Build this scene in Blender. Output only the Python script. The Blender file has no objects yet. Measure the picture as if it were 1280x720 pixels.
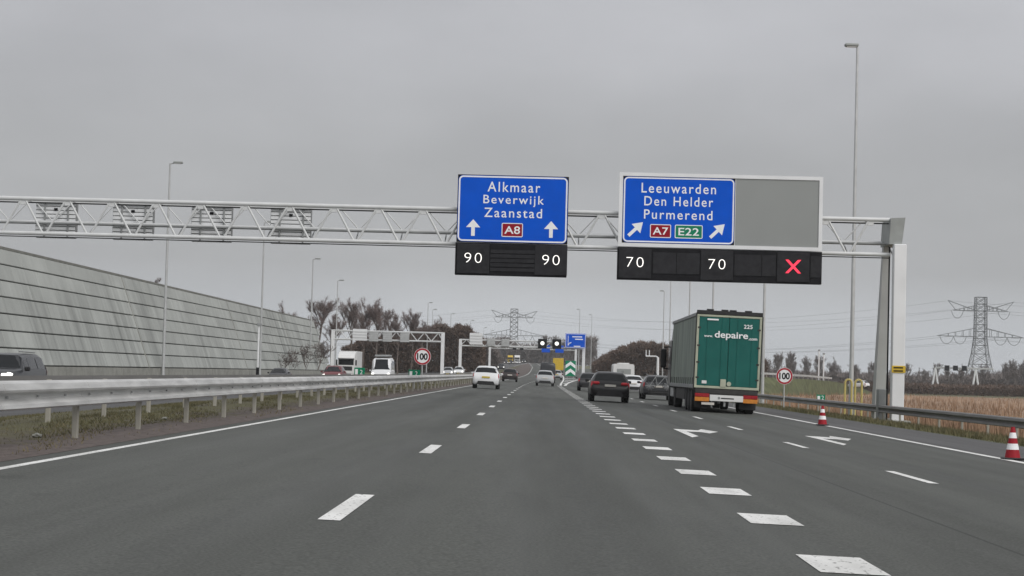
import bpy, bmesh, math, random
import numpy as np
from mathutils import Matrix, Vector, Euler
R = math.radians
random.seed(7); RNG = np.random.default_rng(7)
scene = bpy.context.scene
COL = scene.collection

# ------------------------------------------------------------------ camera
EYE = 1.17
cam = bpy.data.cameras.new('camera'); camo = bpy.data.objects.new('camera', cam); COL.objects.link(camo)
cam.sensor_width = 36; cam.lens = 67.5; cam.clip_start = .1; cam.clip_end = 9000
camo.matrix_world = (Matrix.Translation((0, 0, EYE)) @ Matrix.Rotation(R(.878), 4, 'Z')
                     @ Matrix.Rotation(R(90 + 2.531), 4, 'X') @ Matrix.Rotation(R(1.5), 4, 'Z'))
scene.camera = camo

# ------------------------------------------------------------------ light: overcast day
SUN_EL, SUN_AZ = 40, 142        # azimuth clockwise from +Y
sun = bpy.data.lights.new('sun', 'SUN'); sun.energy = 1.5; sun.angle = R(50); sun.color = (1, .98, .95)
suno = bpy.data.objects.new('sun', sun); COL.objects.link(suno)
d = Vector((math.sin(R(SUN_AZ)) * math.cos(R(SUN_EL)), math.cos(R(SUN_AZ)) * math.cos(R(SUN_EL)), math.sin(R(SUN_EL))))
suno.rotation_euler = (-d).to_track_quat('-Z', 'Y').to_euler()
w = bpy.data.worlds.new('World'); scene.world = w; w.use_nodes = True
nt = w.node_tree; nt.nodes.clear()
def N(t, **k):
    n = nt.nodes.new(t)
    for a, b in k.items(): setattr(n, a, b)
    return n
L = lambda a, b: nt.links.new(a, b)
out = N('ShaderNodeOutputWorld'); bg = N('ShaderNodeBackground'); bg.inputs['Strength'].default_value = .1
sky = N('ShaderNodeTexSky', sky_type='NISHITA', sun_disc=False); sky.sun_elevation = R(SUN_EL); sky.sun_rotation = R(SUN_AZ)
sky.air_density = 1.5; sky.dust_density = 4
tc = N('ShaderNodeTexCoord'); sep = N('ShaderNodeSeparateXYZ'); L(tc.outputs['Generated'], sep.inputs[0])
ramp = N('ShaderNodeValToRGB'); cr = ramp.color_ramp
cr.elements[0].position = 0; cr.elements[0].color = (.60, .63, .665, 1)
cr.elements[1].position = 1; cr.elements[1].color = (.58, .585, .60, 1)
for p, c in ((.028, (.50, .52, .545)), (.055, (.392, .400, .412)), (.11, (.380, .386, .400)), (.17, (.44, .444, .468)), (.35, (.50, .505, .53))):
    e = cr.elements.new(p); e.color = (*c, 1)
L(sep.outputs[2], ramp.inputs[0])
mp = N('ShaderNodeMapping'); mp.inputs['Scale'].default_value = (3.0, 3.0, 7.5); L(tc.outputs['Generated'], mp.inputs[0])
no = N('ShaderNodeTexNoise'); no.inputs['Scale'].default_value = 1.6; no.inputs['Detail'].default_value = 6; L(mp.outputs[0], no.inputs[0])
mr = N('ShaderNodeMapRange'); mr.inputs[1].default_value = .3; mr.inputs[2].default_value = .7
mr.inputs[3].default_value = 8.6; mr.inputs[4].default_value = 10.5; L(no.outputs[0], mr.inputs[0])
vm = N('ShaderNodeVectorMath', operation='SCALE'); L(ramp.outputs[0], vm.inputs[0]); L(mr.outputs[0], vm.inputs['Scale'])
mx = N('ShaderNodeMix', data_type='RGBA'); mx.inputs[0].default_value = .96
L(sky.outputs[0], mx.inputs[6]); L(vm.outputs[0], mx.inputs[7]); L(mx.outputs[2], bg.inputs[0]); L(bg.outputs[0], out.inputs[0])
scene.view_settings.view_transform = 'Standard'; scene.view_settings.look = 'None'
scene.view_settings.exposure = .22
HAZE = .00016; scene.view_settings.gamma = 1

# ------------------------------------------------------------------ materials
def mat(name, rgb, rough=.6, metal=0, var=.12, scale=3, bump=0, emit=0, vec='Object', stretch=(1, 1, 1), spec=.5, rnd=0, trans=0):
    m = bpy.data.materials.new(name); m.use_nodes = True; t = m.node_tree; b = t.nodes['Principled BSDF']
    b.inputs['Roughness'].default_value = rough; b.inputs['Metallic'].default_value = metal
    b.inputs['Specular IOR Level'].default_value = spec
    tc = t.nodes.new('ShaderNodeTexCoord'); mp = t.nodes.new('ShaderNodeMapping'); mp.inputs['Scale'].default_value = stretch
    t.links.new(tc.outputs[vec], mp.inputs[0])
    n = t.nodes.new('ShaderNodeTexNoise'); n.inputs['Scale'].default_value = scale; n.inputs['Detail'].default_value = 5
    t.links.new(mp.outputs[0], n.inputs[0])
    r = t.nodes.new('ShaderNodeMapRange'); r.inputs[1].default_value = .3; r.inputs[2].default_value = .7
    r.inputs[3].default_value = 1 - var; r.inputs[4].default_value = 1 + var; t.links.new(n.outputs[0], r.inputs[0])
    v = t.nodes.new('ShaderNodeVectorMath'); v.operation = 'SCALE'; v.inputs[0].default_value = rgb
    f = r.outputs[0]
    if rnd:
        oi = t.nodes.new('ShaderNodeObjectInfo'); q = t.nodes.new('ShaderNodeMapRange')
        q.inputs[3].default_value = 1 - rnd; q.inputs[4].default_value = 1 + rnd; t.links.new(oi.outputs['Random'], q.inputs[0])
        mu = t.nodes.new('ShaderNodeMath'); mu.operation = 'MULTIPLY'; t.links.new(f, mu.inputs[0]); t.links.new(q.outputs[0], mu.inputs[1]); f = mu.outputs[0]
    t.links.new(f, v.inputs['Scale']); t.links.new(v.outputs[0], b.inputs['Base Color'])
    if bump:
        bp = t.nodes.new('ShaderNodeBump'); bp.inputs['Strength'].default_value = bump; bp.inputs['Distance'].default_value = .02
        t.links.new(n.outputs[0], bp.inputs['Height']); t.links.new(bp.outputs[0], b.inputs['Normal'])
    if emit:
        b.inputs['Emission Color'].default_value = (*rgb, 1); b.inputs['Emission Strength'].default_value = emit
    m['f'] = 1
    return m
class X: pass
M = X()
M.steel = mat('galvanised steel', (.50, .51, .51), .55, .35, .10, 2, rnd=.06)
M.rail = mat('galvanised rail', (.53, .53, .52), .55, .15, .20, 1.6, stretch=(1, .6, 6), rnd=.09, bump=.15)
M.raild = mat('dull dark rail', (.20, .195, .19), .65, .15, .2, 1.2, stretch=(1, .3, 3), rnd=.06)  # darker rail tone; on the back median rail it carries the shade
M.steelw = mat('pale painted steel', (.64, .65, .65), .5, .1, .08, 1.5)
M.steeld = mat('dull grey steel', (.30, .31, .31), .6, .2, .12, 2)
M.legw = mat('white coated steel', (.78, .79, .80), .5, 0, .06, .8)
M.legg = mat('grey coated steel', (.50, .51, .50), .5, 0, .08, .8)
M.head = mat('grey green steel', (.30, .315, .305), .55, .1, .12, 2)
M.dark = mat('black housing', (.012, .012, .014), .6, 0, .25, 4, spec=.12)
M.darkg = mat('dark grey housing', (.028, .028, .031), .6, 0, .2, 4, spec=.12)
M.blue = mat('blue sign sheeting', (.002, .095, .62), .45, 0, .06, 1.2, spec=.12)
M.white = mat('white sheeting', (.90, .91, .92), .5, 0, .04, 4, spec=.12)
M.whitep = mat('worn white paint', (.76, .76, .74), .7, 0, .14, 6, vec='Object')
def wornpaint():
    m = bpy.data.materials.new('worn road paint'); m.use_nodes = True; t = m.node_tree; b = t.nodes['Principled BSDF']; l = t.links.new; b.inputs['Roughness'].default_value = .75
    g = t.nodes.new('ShaderNodeNewGeometry')
    def noise(sc, st, d, a, c):
        mp = t.nodes.new('ShaderNodeMapping'); mp.inputs['Scale'].default_value = st; l(g.outputs['Position'], mp.inputs[0])
        n = t.nodes.new('ShaderNodeTexNoise'); n.inputs['Scale'].default_value = sc; n.inputs['Detail'].default_value = d; l(mp.outputs[0], n.inputs[0])
        q = t.nodes.new('ShaderNodeMapRange'); q.inputs[1].default_value = a; q.inputs[2].default_value = c; l(n.outputs[0], q.inputs[0]); return q.outputs[0]
    chips = noise(26, (1, .6, 1), 6, .60, .68); grime = noise(3, (1, .25, 1), 4, .35, .75)
    a = t.nodes.new('ShaderNodeMix'); a.data_type = 'RGBA'; a.inputs[6].default_value = (.82, .82, .80, 1); a.inputs[7].default_value = (.56, .56, .54, 1); l(grime, a.inputs[0])
    c = t.nodes.new('ShaderNodeMix'); c.data_type = 'RGBA'; c.inputs[7].default_value = (.16, .16, .15, 1); l(chips, c.inputs[0]); l(a.outputs[2], c.inputs[6]); l(c.outputs[2], b.inputs['Base Color'])
    return m
M.whitep = wornpaint()
M.red = mat('red sheeting', (.30, .010, .025), .5, 0, .08, 4, spec=.12)
M.redb = mat('dull red plastic', (.33, .022, .032), .5, 0, .12, 6, spec=.12)
M.redrim = mat('red ring sheeting', (.42, .03, .045), .5, 0, .08, 4, spec=.12)
M.green = mat('green sheeting', (.010, .22, .115), .5, 0, .08, 4, spec=.12)
M.signgrey = mat('grey blanking sheet', (.305, .318, .312), .6, 0, .03, .6, spec=.12)
M.led = mat('white lamp dots', (1, .97, .92), .5, 0, .02, 8, emit=.75)
M.ledr = mat('red lamp dots', (1, .035, .075), .5, 0, .02, 8, emit=1.0)
M.lamp = mat('lit headlamp', (1, .98, .93), .3, 0, .02, 8, emit=1.3)
M.yellow = mat('yellow coating', (.62, .42, .03), .5, 0, .12, 4)
M.yellowp = mat('pale yellow coating', (.55, .45, .16), .5, 0, .15, 4)
M.concrete = mat('weathered concrete', (.27, .27, .245), .85, 0, .18, 1.3, bump=.3)
M.tyre = mat('rubber', (.018, .018, .018), .8, 0, .2, 8)
M.rim = mat('wheel alloy', (.30, .30, .31), .35, .8, .1, 8)
M.glass = mat('dark car glass', (.014, .016, .018), .10, 0, .2, 2, spec=.32)
M.black = mat('black plastic', (.016, .016, .017), .55, 0, .2, 6)
M.tail = mat('red lamp glass', (.33, .012, .018), .25, 0, .15, 20)
M.amber = mat('amber lamp glass', (.60, .22, .03), .3, 0, .15, 10)
M.tailon = mat('lit tail lamp', (.45, .02, .03), .3, 0, .3, 20, emit=.10)
M.plate = mat('yellow number plate', (.58, .44, .06), .5, 0, .05, 10)
M.platew = mat('pale number plate', (.66, .63, .58), .5, 0, .05, 10)
M.teal = mat('green trailer panel', (.020, .125, .108), .45, 0, .10, 1.4, spec=.12)
M.curtain = mat('green grey curtain', (.21, .25, .215), .6, 0, .28, 1.2, stretch=(1, .8, .25))
M.cream = mat('cream frame paint', (.42, .44, .34), .5, 0, .12, 3)
M.chassis = mat('chassis steel', (.035, .034, .033), .7, 0, .3, 4)
M.bark = mat('bare bark', (.135, .110, .098), .9, 0, .25, 2)
M.twig = mat('bare twigs', (.19, .145, .135), .9, 0, .22, .6)
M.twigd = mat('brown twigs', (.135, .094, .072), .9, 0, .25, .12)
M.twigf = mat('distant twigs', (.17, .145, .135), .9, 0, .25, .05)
M.soil = mat('brown soil', (.098, .078, .066), .95, 0, .35, 1.4, bump=.6)
M.turf = mat('winter turf', (.098, .108, .050), .95, 0, .35, .8, bump=.6)
M.blade = mat('grass blades', (.105, .098, .045), .8, 0, .35, .9)
M.bladed = mat('dry grass blades', (.15, .125, .062), .8, 0, .35, 1.1)
M.reed = mat('dry reed', (.315, .205, .13), .9, 0, .25, .05, stretch=(1, .25, 1))
M.ground = mat('meadow', (.12, .115, .06), .95, 0, .3, .02)
M.pylon = mat('pylon steel', (.19, .20, .21), .6, .2, .1, .3)
M.wire = mat('conductor wire', (.20, .205, .21), .6, .2, .05, .1)
M.sheet = mat('truck white paint', (.72, .72, .71), .4, 0, .06, 1)

def paint(name, rgb, rough=.28): return mat(name, rgb, rough, 0, .06, 1.0, spec=.5)

def asphalt(name, rgb):
    m = bpy.data.materials.new(name); m.use_nodes = True; t = m.node_tree; b = t.nodes['Principled BSDF']; l = t.links.new
    b.inputs['Specular IOR Level'].default_value = .3
    g = t.nodes.new('ShaderNodeNewGeometry')
    def noise(stretch, scale, detail, lo, hi):
        mp = t.nodes.new('ShaderNodeMapping'); mp.inputs['Scale'].default_value = stretch; l(g.outputs['Position'], mp.inputs[0])
        n = t.nodes.new('ShaderNodeTexNoise'); n.inputs['Scale'].default_value = scale; n.inputs['Detail'].default_value = detail; l(mp.outputs[0], n.inputs[0])
        r = t.nodes.new('ShaderNodeMapRange'); r.inputs[1].default_value = .3; r.inputs[2].default_value = .7
        r.inputs[3].default_value = lo; r.inputs[4].default_value = hi; l(n.outputs[0], r.inputs[0]); return r.outputs[0], n.outputs[0]
    def mul(a, c):
        q = t.nodes.new('ShaderNodeMath'); q.operation = 'MULTIPLY'; l(a, q.inputs[0]); l(c, q.inputs[1]); return q.outputs[0]
    a, _ = noise((1, .010, 1), .75, 3, .84, 1.14)          # wheel tracks along the road
    c, _ = noise((1, .35, 1), .35, 5, .93, 1.07)           # patches
    e, raw = noise((1, 1, 1), 42, 4, .62, 1.38)            # aggregate
    f, _ = noise((1, .10, 1), 3.2, 6, .93, 1.07)
    k = mul(mul(a, c), mul(e, f))
    s = t.nodes.new('ShaderNodeSeparateXYZ'); l(g.outputs['Position'], s.inputs[0])   # paving joint
    q = t.nodes.new('ShaderNodeMath'); q.operation = 'COMPARE'; q.inputs[1].default_value = 3.66; q.inputs[2].default_value = .018; l(s.outputs[0], q.inputs[0])
    r = t.nodes.new('ShaderNodeMapRange'); r.inputs[3].default_value = 1; r.inputs[4].default_value = .55; l(q.outputs[0], r.inputs[0])
    k = mul(k, r.outputs[0])
    wob, _ = noise((1, .02, 1), .5, 2, -.35, .35)
    ad = t.nodes.new('ShaderNodeMath'); ad.operation = 'ADD'; l(s.outputs[0], ad.inputs[0]); l(wob, ad.inputs[1])
    sc = t.nodes.new('ShaderNodeMath'); sc.operation = 'MULTIPLY_ADD'; sc.inputs[1].default_value = 2 * math.pi / 1.75; sc.inputs[2].default_value = 2.2; l(ad.outputs[0], sc.inputs[0])
    cs = t.nodes.new('ShaderNodeMath'); cs.operation = 'COSINE'; l(sc.outputs[0], cs.inputs[0])
    wp = t.nodes.new('ShaderNodeMapRange'); wp.inputs[1].default_value = -1; wp.inputs[2].default_value = 1; wp.inputs[3].default_value = .93; wp.inputs[4].default_value = 1.06; l(cs.outputs[0], wp.inputs[0])
    sp_, spr = noise((1, .6, 1), 1.4, 4, 1, 1); th = t.nodes.new('ShaderNodeMapRange'); th.inputs[1].default_value = .66; th.inputs[2].default_value = .74; th.inputs[3].default_value = 1; th.inputs[4].default_value = .78; l(spr, th.inputs[0])
    k = mul(k, mul(wp.outputs[0], th.outputs[0]))
    v = t.nodes.new('ShaderNodeVectorMath'); v.operation = 'SCALE'; v.inputs[0].default_value = rgb; l(k, v.inputs['Scale']); l(v.outputs[0], b.inputs['Base Color'])
    rr, _ = noise((1, .03, 1), 1.3, 3, .62, .82); l(rr, b.inputs['Roughness'])
    bp = t.nodes.new('ShaderNodeBump'); bp.inputs['Strength'].default_value = .25; bp.inputs['Distance'].default_value = .01; l(raw, bp.inputs['Height']); l(bp.outputs[0], b.inputs['Normal'])
    return m
M.asph = asphalt('asphalt', (.080, .084, .076)); M.asph2 = asphalt('shoulder asphalt', (.088, .087, .087))

def wallmat():
    m = bpy.data.materials.new('stained wall panel'); m.use_nodes = True; t = m.node_tree; b = t.nodes['Principled BSDF']; l = t.links.new
    b.inputs['Roughness'].default_value = .85
    g = t.nodes.new('ShaderNodeNewGeometry'); oi = t.nodes.new('ShaderNodeObjectInfo')
    def noise(stretch, scale, a0, a1, lo, hi, det=5):
        mp = t.nodes.new('ShaderNodeMapping'); mp.inputs['Scale'].default_value = stretch; l(g.outputs['Position'], mp.inputs[0])
        n = t.nodes.new('ShaderNodeTexNoise'); n.inputs['Scale'].default_value = scale; n.inputs['Detail'].default_value = det; l(mp.outputs[0], n.inputs[0])
        r = t.nodes.new('ShaderNodeMapRange'); r.inputs[1].default_value = a0; r.inputs[2].default_value = a1
        r.inputs[3].default_value = lo; r.inputs[4].default_value = hi; l(n.outputs[0], r.inputs[0]); return r.outputs[0]
    def mul(a, c):
        q = t.nodes.new('ShaderNodeMath'); q.operation = 'MULTIPLY'; l(a, q.inputs[0]); l(c, q.inputs[1]); return q.outputs[0]
    st = noise((.05, .5, .05), 1.0, .50, .72, 1, .58)      # dark runs of water
    ls = noise((.05, .5, .03), .9, .58, .75, 1, 1.18)       # pale lime runs
    pt = noise((1, 1, 1), .5, .3, .7, .92, 1.08)
    rd = t.nodes.new('ShaderNodeMapRange'); rd.inputs[3].default_value = .90; rd.inputs[4].default_value = 1.08; l(oi.outputs['Random'], rd.inputs[0])
    zone = noise((0, .022, .06), 1.0, .40, .54, 0, 1, 1)       # stains come in groups
    fine = noise((.05, 1.7, .06), 1.0, .50, .72, 1, .74)
    q = t.nodes.new('ShaderNodeMix'); q.inputs[2].default_value = 1; l(zone, q.inputs[0]); l(mul(st, fine), q.inputs[3])
    k = mul(mul(q.outputs[0], ls), mul(pt, rd.outputs[0]))
    v = t.nodes.new('ShaderNodeVectorMath'); v.operation = 'SCALE'; v.inputs[0].default_value = (.375, .39, .37); l(k, v.inputs['Scale']); l(v.outputs[0], b.inputs['Base Color'])
    return m
M.wall = wallmat()
M.joint = mat('dark joint', (.05, .05, .048), .9)

# ------------------------------------------------------------------ mesh helpers
class MB:
    def __init__(s): s.v = []; s.f = []; s.mi = []; s.cur = 0
    def add(s, vs, fs, m=None):
        o = len(s.v); s.v += [tuple(p) for p in vs]; s.f += [tuple(i + o for i in f) for f in fs]; s.mi += [s.cur if m is None else m] * len(fs); return s
    def box(s, x0, x1, y0, y1, z0, z1, m=None):
        return s.add([(x0, y0, z0), (x1, y0, z0), (x1, y1, z0), (x0, y1, z0), (x0, y0, z1), (x1, y0, z1), (x1, y1, z1), (x0, y1, z1)],
                     [(3, 2, 1, 0), (4, 5, 6, 7), (0, 1, 5, 4), (1, 2, 6, 5), (2, 3, 7, 6), (3, 0, 4, 7)], m)
    def bev(s, x0, x1, y0, y1, z0, z1, b, m=None):          # box with its 12 edges cut
        vs = []; idx = {}
        for ix, X_ in enumerate((x0, x1)):
            for iy, Y_ in enumerate((y0, y1)):
                for iz, Z_ in enumerate((z0, z1)):
                    sx, sy, sz = (1, -1)[ix], (1, -1)[iy], (1, -1)[iz]
                    for a, p in enumerate(((X_, Y_ + sy * b, Z_ + sz * b), (X_ + sx * b, Y_, Z_ + sz * b), (X_ + sx * b, Y_ + sy * b, Z_))):
                        idx[ix, iy, iz, a] = len(vs); vs.append(p)
        fs = []
        I = lambda *k: idx[k]
        for i in (0, 1):
            fs.append((I(i, 0, 0, 0), I(i, 1, 0, 0), I(i, 1, 1, 0), I(i, 0, 1, 0)))
            fs.append((I(0, i, 0, 1), I(1, i, 0, 1), I(1, i, 1, 1), I(0, i, 1, 1)))
            fs.append((I(0, 0, i, 2), I(1, 0, i, 2), I(1, 1, i, 2), I(0, 1, i, 2)))
            for j in (0, 1):
                fs.append((I(i, j, 0, 0), I(i, j, 1, 0), I(i, j, 1, 1), I(i, j, 0, 1)))
                fs.append((I(i, 0, j, 0), I(i, 1, j, 0), I(i, 1, j, 2), I(i, 0, j, 2)))
                fs.append((I(0, i, j, 1), I(1, i, j, 1), I(1, i, j, 2), I(0, i, j, 2)))
                for k in (0, 1): fs.append((I(i, j, k, 0), I(i, j, k, 1), I(i, j, k, 2)))
        return s.add(vs, fs, m)
    def tube(s, p, q, r, r2=None, n=8, cap=True, m=None):
        p, q = Vector(p), Vector(q); r2 = r if r2 is None else r2
        a = (q - p); a.normalize(); u = a.orthogonal().normalized(); w_ = a.cross(u)
        vs = []
        for c, rr in ((p, r), (q, r2)):
            for i in range(n):
                t = 2 * math.pi * i / n; vs.append(c + rr * (math.cos(t) * u + math.sin(t) * w_))
        fs = [(i, (i + 1) % n, n + (i + 1) % n, n + i) for i in range(n)]
        if cap: fs += [tuple(range(n))[::-1], tuple(range(n, 2 * n))]
        return s.add(vs, fs, m)
    def path(s, pts, r, n=8, m=None):
        for a, b in zip(pts[:-1], pts[1:]): s.tube(a, b, r, n=n, m=m)
        return s
    def prism(s, poly, axis, a, b, m=None):                 # polygon (u,v) swept along an axis
        def P(u, v, t): return {'x': (t, u, v), 'y': (u, t, v), 'z': (u, v, t)}[axis]
        n = len(poly)
        return s.add([P(u, v, a) for u, v in poly] + [P(u, v, b) for u, v in poly],
                     [tuple(range(n)), tuple(range(2 * n - 1, n - 1, -1))] + [(i, n + i, n + (i + 1) % n, (i + 1) % n) for i in range(n)], m)
    def lathe(s, prof, axis='z', c=(0, 0, 0), n=16, m=None): # (r, t) pairs round an axis
        vs = []
        for r_, t in prof:
            for i in range(n):
                a = 2 * math.pi * i / n; u, v = r_ * math.cos(a), r_ * math.sin(a)
                vs.append({'x': (c[0] + t, c[1] + u, c[2] + v), 'y': (c[0] + u, c[1] + t, c[2] + v), 'z': (c[0] + u, c[1] + v, c[2] + t)}[axis])
        k = len(prof)
        fs = [(j * n + i, j * n + (i + 1) % n, (j + 1) * n + (i + 1) % n, (j + 1) * n + i) for j in range(k - 1) for i in range(n)]
        fs += [tuple(range(n)), tuple(range((k - 1) * n, k * n))]
        return s.add(vs, fs, m)
    def mesh(s, name, mats, smooth=False):
        me = bpy.data.meshes.new(name); me.from_pydata(s.v, [], s.f)
        for m in (mats if isinstance(mats, (list, tuple)) else [mats]): me.materials.append(m)
        if max(s.mi or [0]): me.polygons.foreach_set('material_index', s.mi)
        bm = bmesh.new(); bm.from_mesh(me); bmesh.ops.recalc_face_normals(bm, faces=bm.faces); bm.to_mesh(me); bm.free()
        if smooth:
            me.polygons.foreach_set('use_smooth', [True] * len(me.polygons))
            try: me.set_sharp_from_angle(angle=R(38))
            except Exception: pass
        me.update(); return me
    def build(s, name, mats, parent=None, loc=(0, 0, 0), rot=(0, 0, 0), smooth=False):
        return obj(name, s.mesh(name, mats, smooth), parent, loc, rot)

def obj(name, me, parent=None, loc=(0, 0, 0), rot=(0, 0, 0), scale=None):
    o = bpy.data.objects.new(name, me); COL.objects.link(o); o.parent = parent; o.location = loc; o.rotation_euler = rot
    if scale: o.scale = scale
    return o
def tag(o, label=None, cat=None, group=None, kind=None):
    if label: o['label'] = label
    if cat: o['category'] = cat
    if group: o['group'] = group
    if kind: o['kind'] = kind
    return o
def thing(name, label, cat, loc=(0, 0, 0), rz=0, group=None):
    o = bpy.data.objects.new(name, None); COL.objects.link(o); o.location = loc; o.rotation_euler = (0, 0, rz); o.empty_display_size = .2
    return tag(o, label, cat, group)
def dup(o, parent=None, loc=None, rz=None, label=None, scale=None):
    c = o.copy(); COL.objects.link(c); c.parent = parent
    if loc is not None: c.location = loc
    if rz is not None: c.rotation_euler = (0, 0, rz)
    if scale is not None: c.scale = scale
    if label: c['label'] = label
    for k in list(o.children): dup(k, c)
    return c
def raw(name, V, F, m, smooth=False):
    me = bpy.data.meshes.new(name); me.from_pydata(V.tolist() if hasattr(V, 'tolist') else V, [], F.tolist() if hasattr(F, 'tolist') else F); me.materials.append(m); me.update()
    return me
def tris(V, m, name):                                       # (n,3,3) triangles, fast
    V = np.asarray(V, np.float32); n = len(V); me = bpy.data.meshes.new(name)
    me.vertices.add(n * 3); me.vertices.foreach_set('co', V.reshape(-1)); me.loops.add(n * 3)
    me.loops.foreach_set('vertex_index', np.arange(n * 3, dtype=np.int32)); me.polygons.add(n)
    me.polygons.foreach_set('loop_start', np.arange(0, n * 3, 3, dtype=np.int32)); me.polygons.foreach_set('loop_total', np.full(n, 3, np.int32))
    me.materials.append(m); me.update(calc_edges=True); me.validate(); return me

TXT = {}
def text(name, s, cx, z, wd, ht, y, m, parent, spacing=1.0, bold=0, top=None):
    """flat lettering facing -Y; the ink box is wd x ht centred on (cx, z)."""
    key = (s, spacing, bold)
    if key not in TXT:
        c = bpy.data.curves.new('lettering', 'FONT'); c.body = s; c.size = 1; c.space_character = spacing; c.offset = bold; c.resolution_u = 4
        o = bpy.data.objects.new('lettering', c); COL.objects.link(o); bpy.context.view_layer.update()
        ev = o.evaluated_get(bpy.context.evaluated_depsgraph_get()); me = bpy.data.meshes.new_from_object(ev)
        bpy.data.objects.remove(o); bpy.data.curves.remove(c)
        n = len(me.vertices); co = np.empty(n * 3, np.float32); me.vertices.foreach_get('co', co); TXT[key] = (me, co.reshape(-1, 3))
    me, co = TXT[key]; me = me.copy(); lo, hi = co.min(0), co.max(0); sx = wd / (hi[0] - lo[0]); sz = ht / (hi[1] - lo[1])
    n = np.zeros_like(co); n[:, 0] = (co[:, 0] - (lo[0] + hi[0]) / 2) * sx; n[:, 2] = (co[:, 1] - (lo[1] + hi[1]) / 2) * sz
    me.vertices.foreach_set('co', n.reshape(-1)); me.materials.clear(); me.materials.append(m); me.update(); me.name = name
    return obj(name, me, parent, (cx, y, z))

# ------------------------------------------------------------------ the lie of the land
SH = lambda xs, ys: (lambda Y: float(np.interp(Y, xs, ys)))
def smooth_table(xs, ys):
    t = np.arange(-200, 3001, 10.); v = np.interp(t, xs, ys)
    k = np.ones(9) / 9
    for _ in range(2): v = np.convolve(np.pad(v, 4, 'edge'), k, 'valid')
    return lambda Y: float(np.interp(Y, t, v))
xr = smooth_table([0, 200, 300, 400, 600, 900, 1500], [0, 0, 2, 3, 3, 0, -8])
xo = smooth_table([0, 160, 220, 300, 400, 480, 600, 900, 1500], [0, 0, -2, -4.5, -2, 1.5, 3, 8, 12])
zr = smooth_table([0, 215, 300, 400, 600, 900, 1500], [0, 0, .3, .9, 3, 6, 8])
def xe(Y): return max(0, Y - 150) ** 2 / 6600 if Y < 420 else 11.045 + (Y - 420) * .082
PX = [-400, -60, -34, -31, -28, -12, -9.6, -8, -5.4, -5, 0, 8.75, 11.9, 15.3, 19, 24, 3000]
PZ = [7, 7, 7, -.58, -.5, -.11, .07, .17, .15, .13, 0, -.2275, -.31, -.58, -1.2, -1.7, -1.7]
PZ2 = [-.6, -.6, -.6, -.58] + PZ[4:]
def ramp01(v, a, b): return min(1, max(0, (v - a) / (b - a)))
def gz(x, Y):
    s = xo(Y) if x < -9 else (xr(Y) if x < 3 else xr(Y) + (xe(Y) - xr(Y)) * ramp01(x, 3, 12))
    u = x - s * (1 - ramp01(abs(x), 60, 200))
    k = ramp01(Y, 262, 300); a = np.interp(u, PX, PZ) * (1 - k) + np.interp(u, PX, PZ2) * k
    f = (1 - ramp01(x, 30, 80)) if x > 0 else (1 - ramp01(-x, 50, 160))
    return float(a) + zr(Y) * f
YS = sorted(set([-15, 0, 10] + list(range(20, 700, 10)) + list(range(700, 1500, 40)) + [1500, 1700, 2000, 2500, 3200, 4200]))

def grid(name, fx, ys, m, zoff=0, parent=None, zf=None):
    V = []; F = []; n = None
    for Y in ys:
        xs = fx(Y); n = len(xs)
        for x in xs: V.append((x, Y, (zf or gz)(x, Y) + zoff))
    for j in range(len(ys) - 1):
        for i in range(n - 1): a = j * n + i; F.append((a, a + 1, a + n + 1, a + n))
    me = bpy.data.meshes.new(name); me.from_pydata(V, [], F); me.materials.append(m); me.update()
    return obj(name, me, parent)
GX = [-2600, -1500, -500, -200, -160, -100, -60, -45, -34, -31, -28.2, -20, -11.9, -9.6, -8, -6.5, -5.4, 0, 4, 9, 12, 14, 15.5, 17, 19, 22, 26, 32, 45, 60, 80, 120, 250, 600, 1500, 2800]
tag(grid('ground', lambda Y: GX, YS, M.ground, -.10), kind='structure')
yr = [y for y in YS if y <= 1500]
def mainR(Y): return 2.05 + xr(Y) if Y > 200 else 2.05
road = tag(grid('road', lambda Y: np.linspace(-5.35 + xr(Y), mainR(Y) + .12, 6), yr, M.asph), kind='structure')
yx = [y for y in yr if y <= 600]
exit_road = tag(grid('exit_road', lambda Y: np.linspace(mainR(Y) + .12, 8.85 + xe(Y), 6), yx, M.asph), kind='structure')
EDGE = smooth_table([0, 40, 60, 100, 150, 600], [8.72, 8.72, 8.95, 9.6, 9.8, 9.8])
shoulder = tag(grid('hard_shoulder', lambda Y: np.linspace(8.85 + xe(Y), max(11.95, EDGE(Y) + 2.2) + xe(Y), 4), yx, M.asph2), kind='structure')
opp = tag(grid('opposite_road', lambda Y: np.linspace(-27.6 + xo(Y), -11.7 + xo(Y), 8), yr, M.asph2), kind='structure')
tag(grid('median_verge', lambda Y: [-11.7 + xo(Y), -9.6 + xo(Y), -8 + xo(Y) * .7 + xr(Y) * .3, -7 + xo(Y) * .4 + xr(Y) * .6, -6 + xr(Y), -5.35 + xr(Y)], yr, M.soil, .003), kind='structure')
tag(grid('roadside_verge', lambda Y: [max(11.95, EDGE(Y) + 2.2) + xe(Y), 13 + xe(Y), 14.2 + xe(Y), 15.5 + xe(Y), 17 + xe(Y), 19.5 + xe(Y)], yx, M.turf, .003), kind='structure')
tag(grid('reed_field', lambda Y: [19.5 + xe(Y), 24 + xe(Y), 32 + xe(Y), 60 + xe(Y), 120, 200, 320], [y for y in YS if 15 < y <= 430], M.reed, .02), kind='structure')

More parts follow.
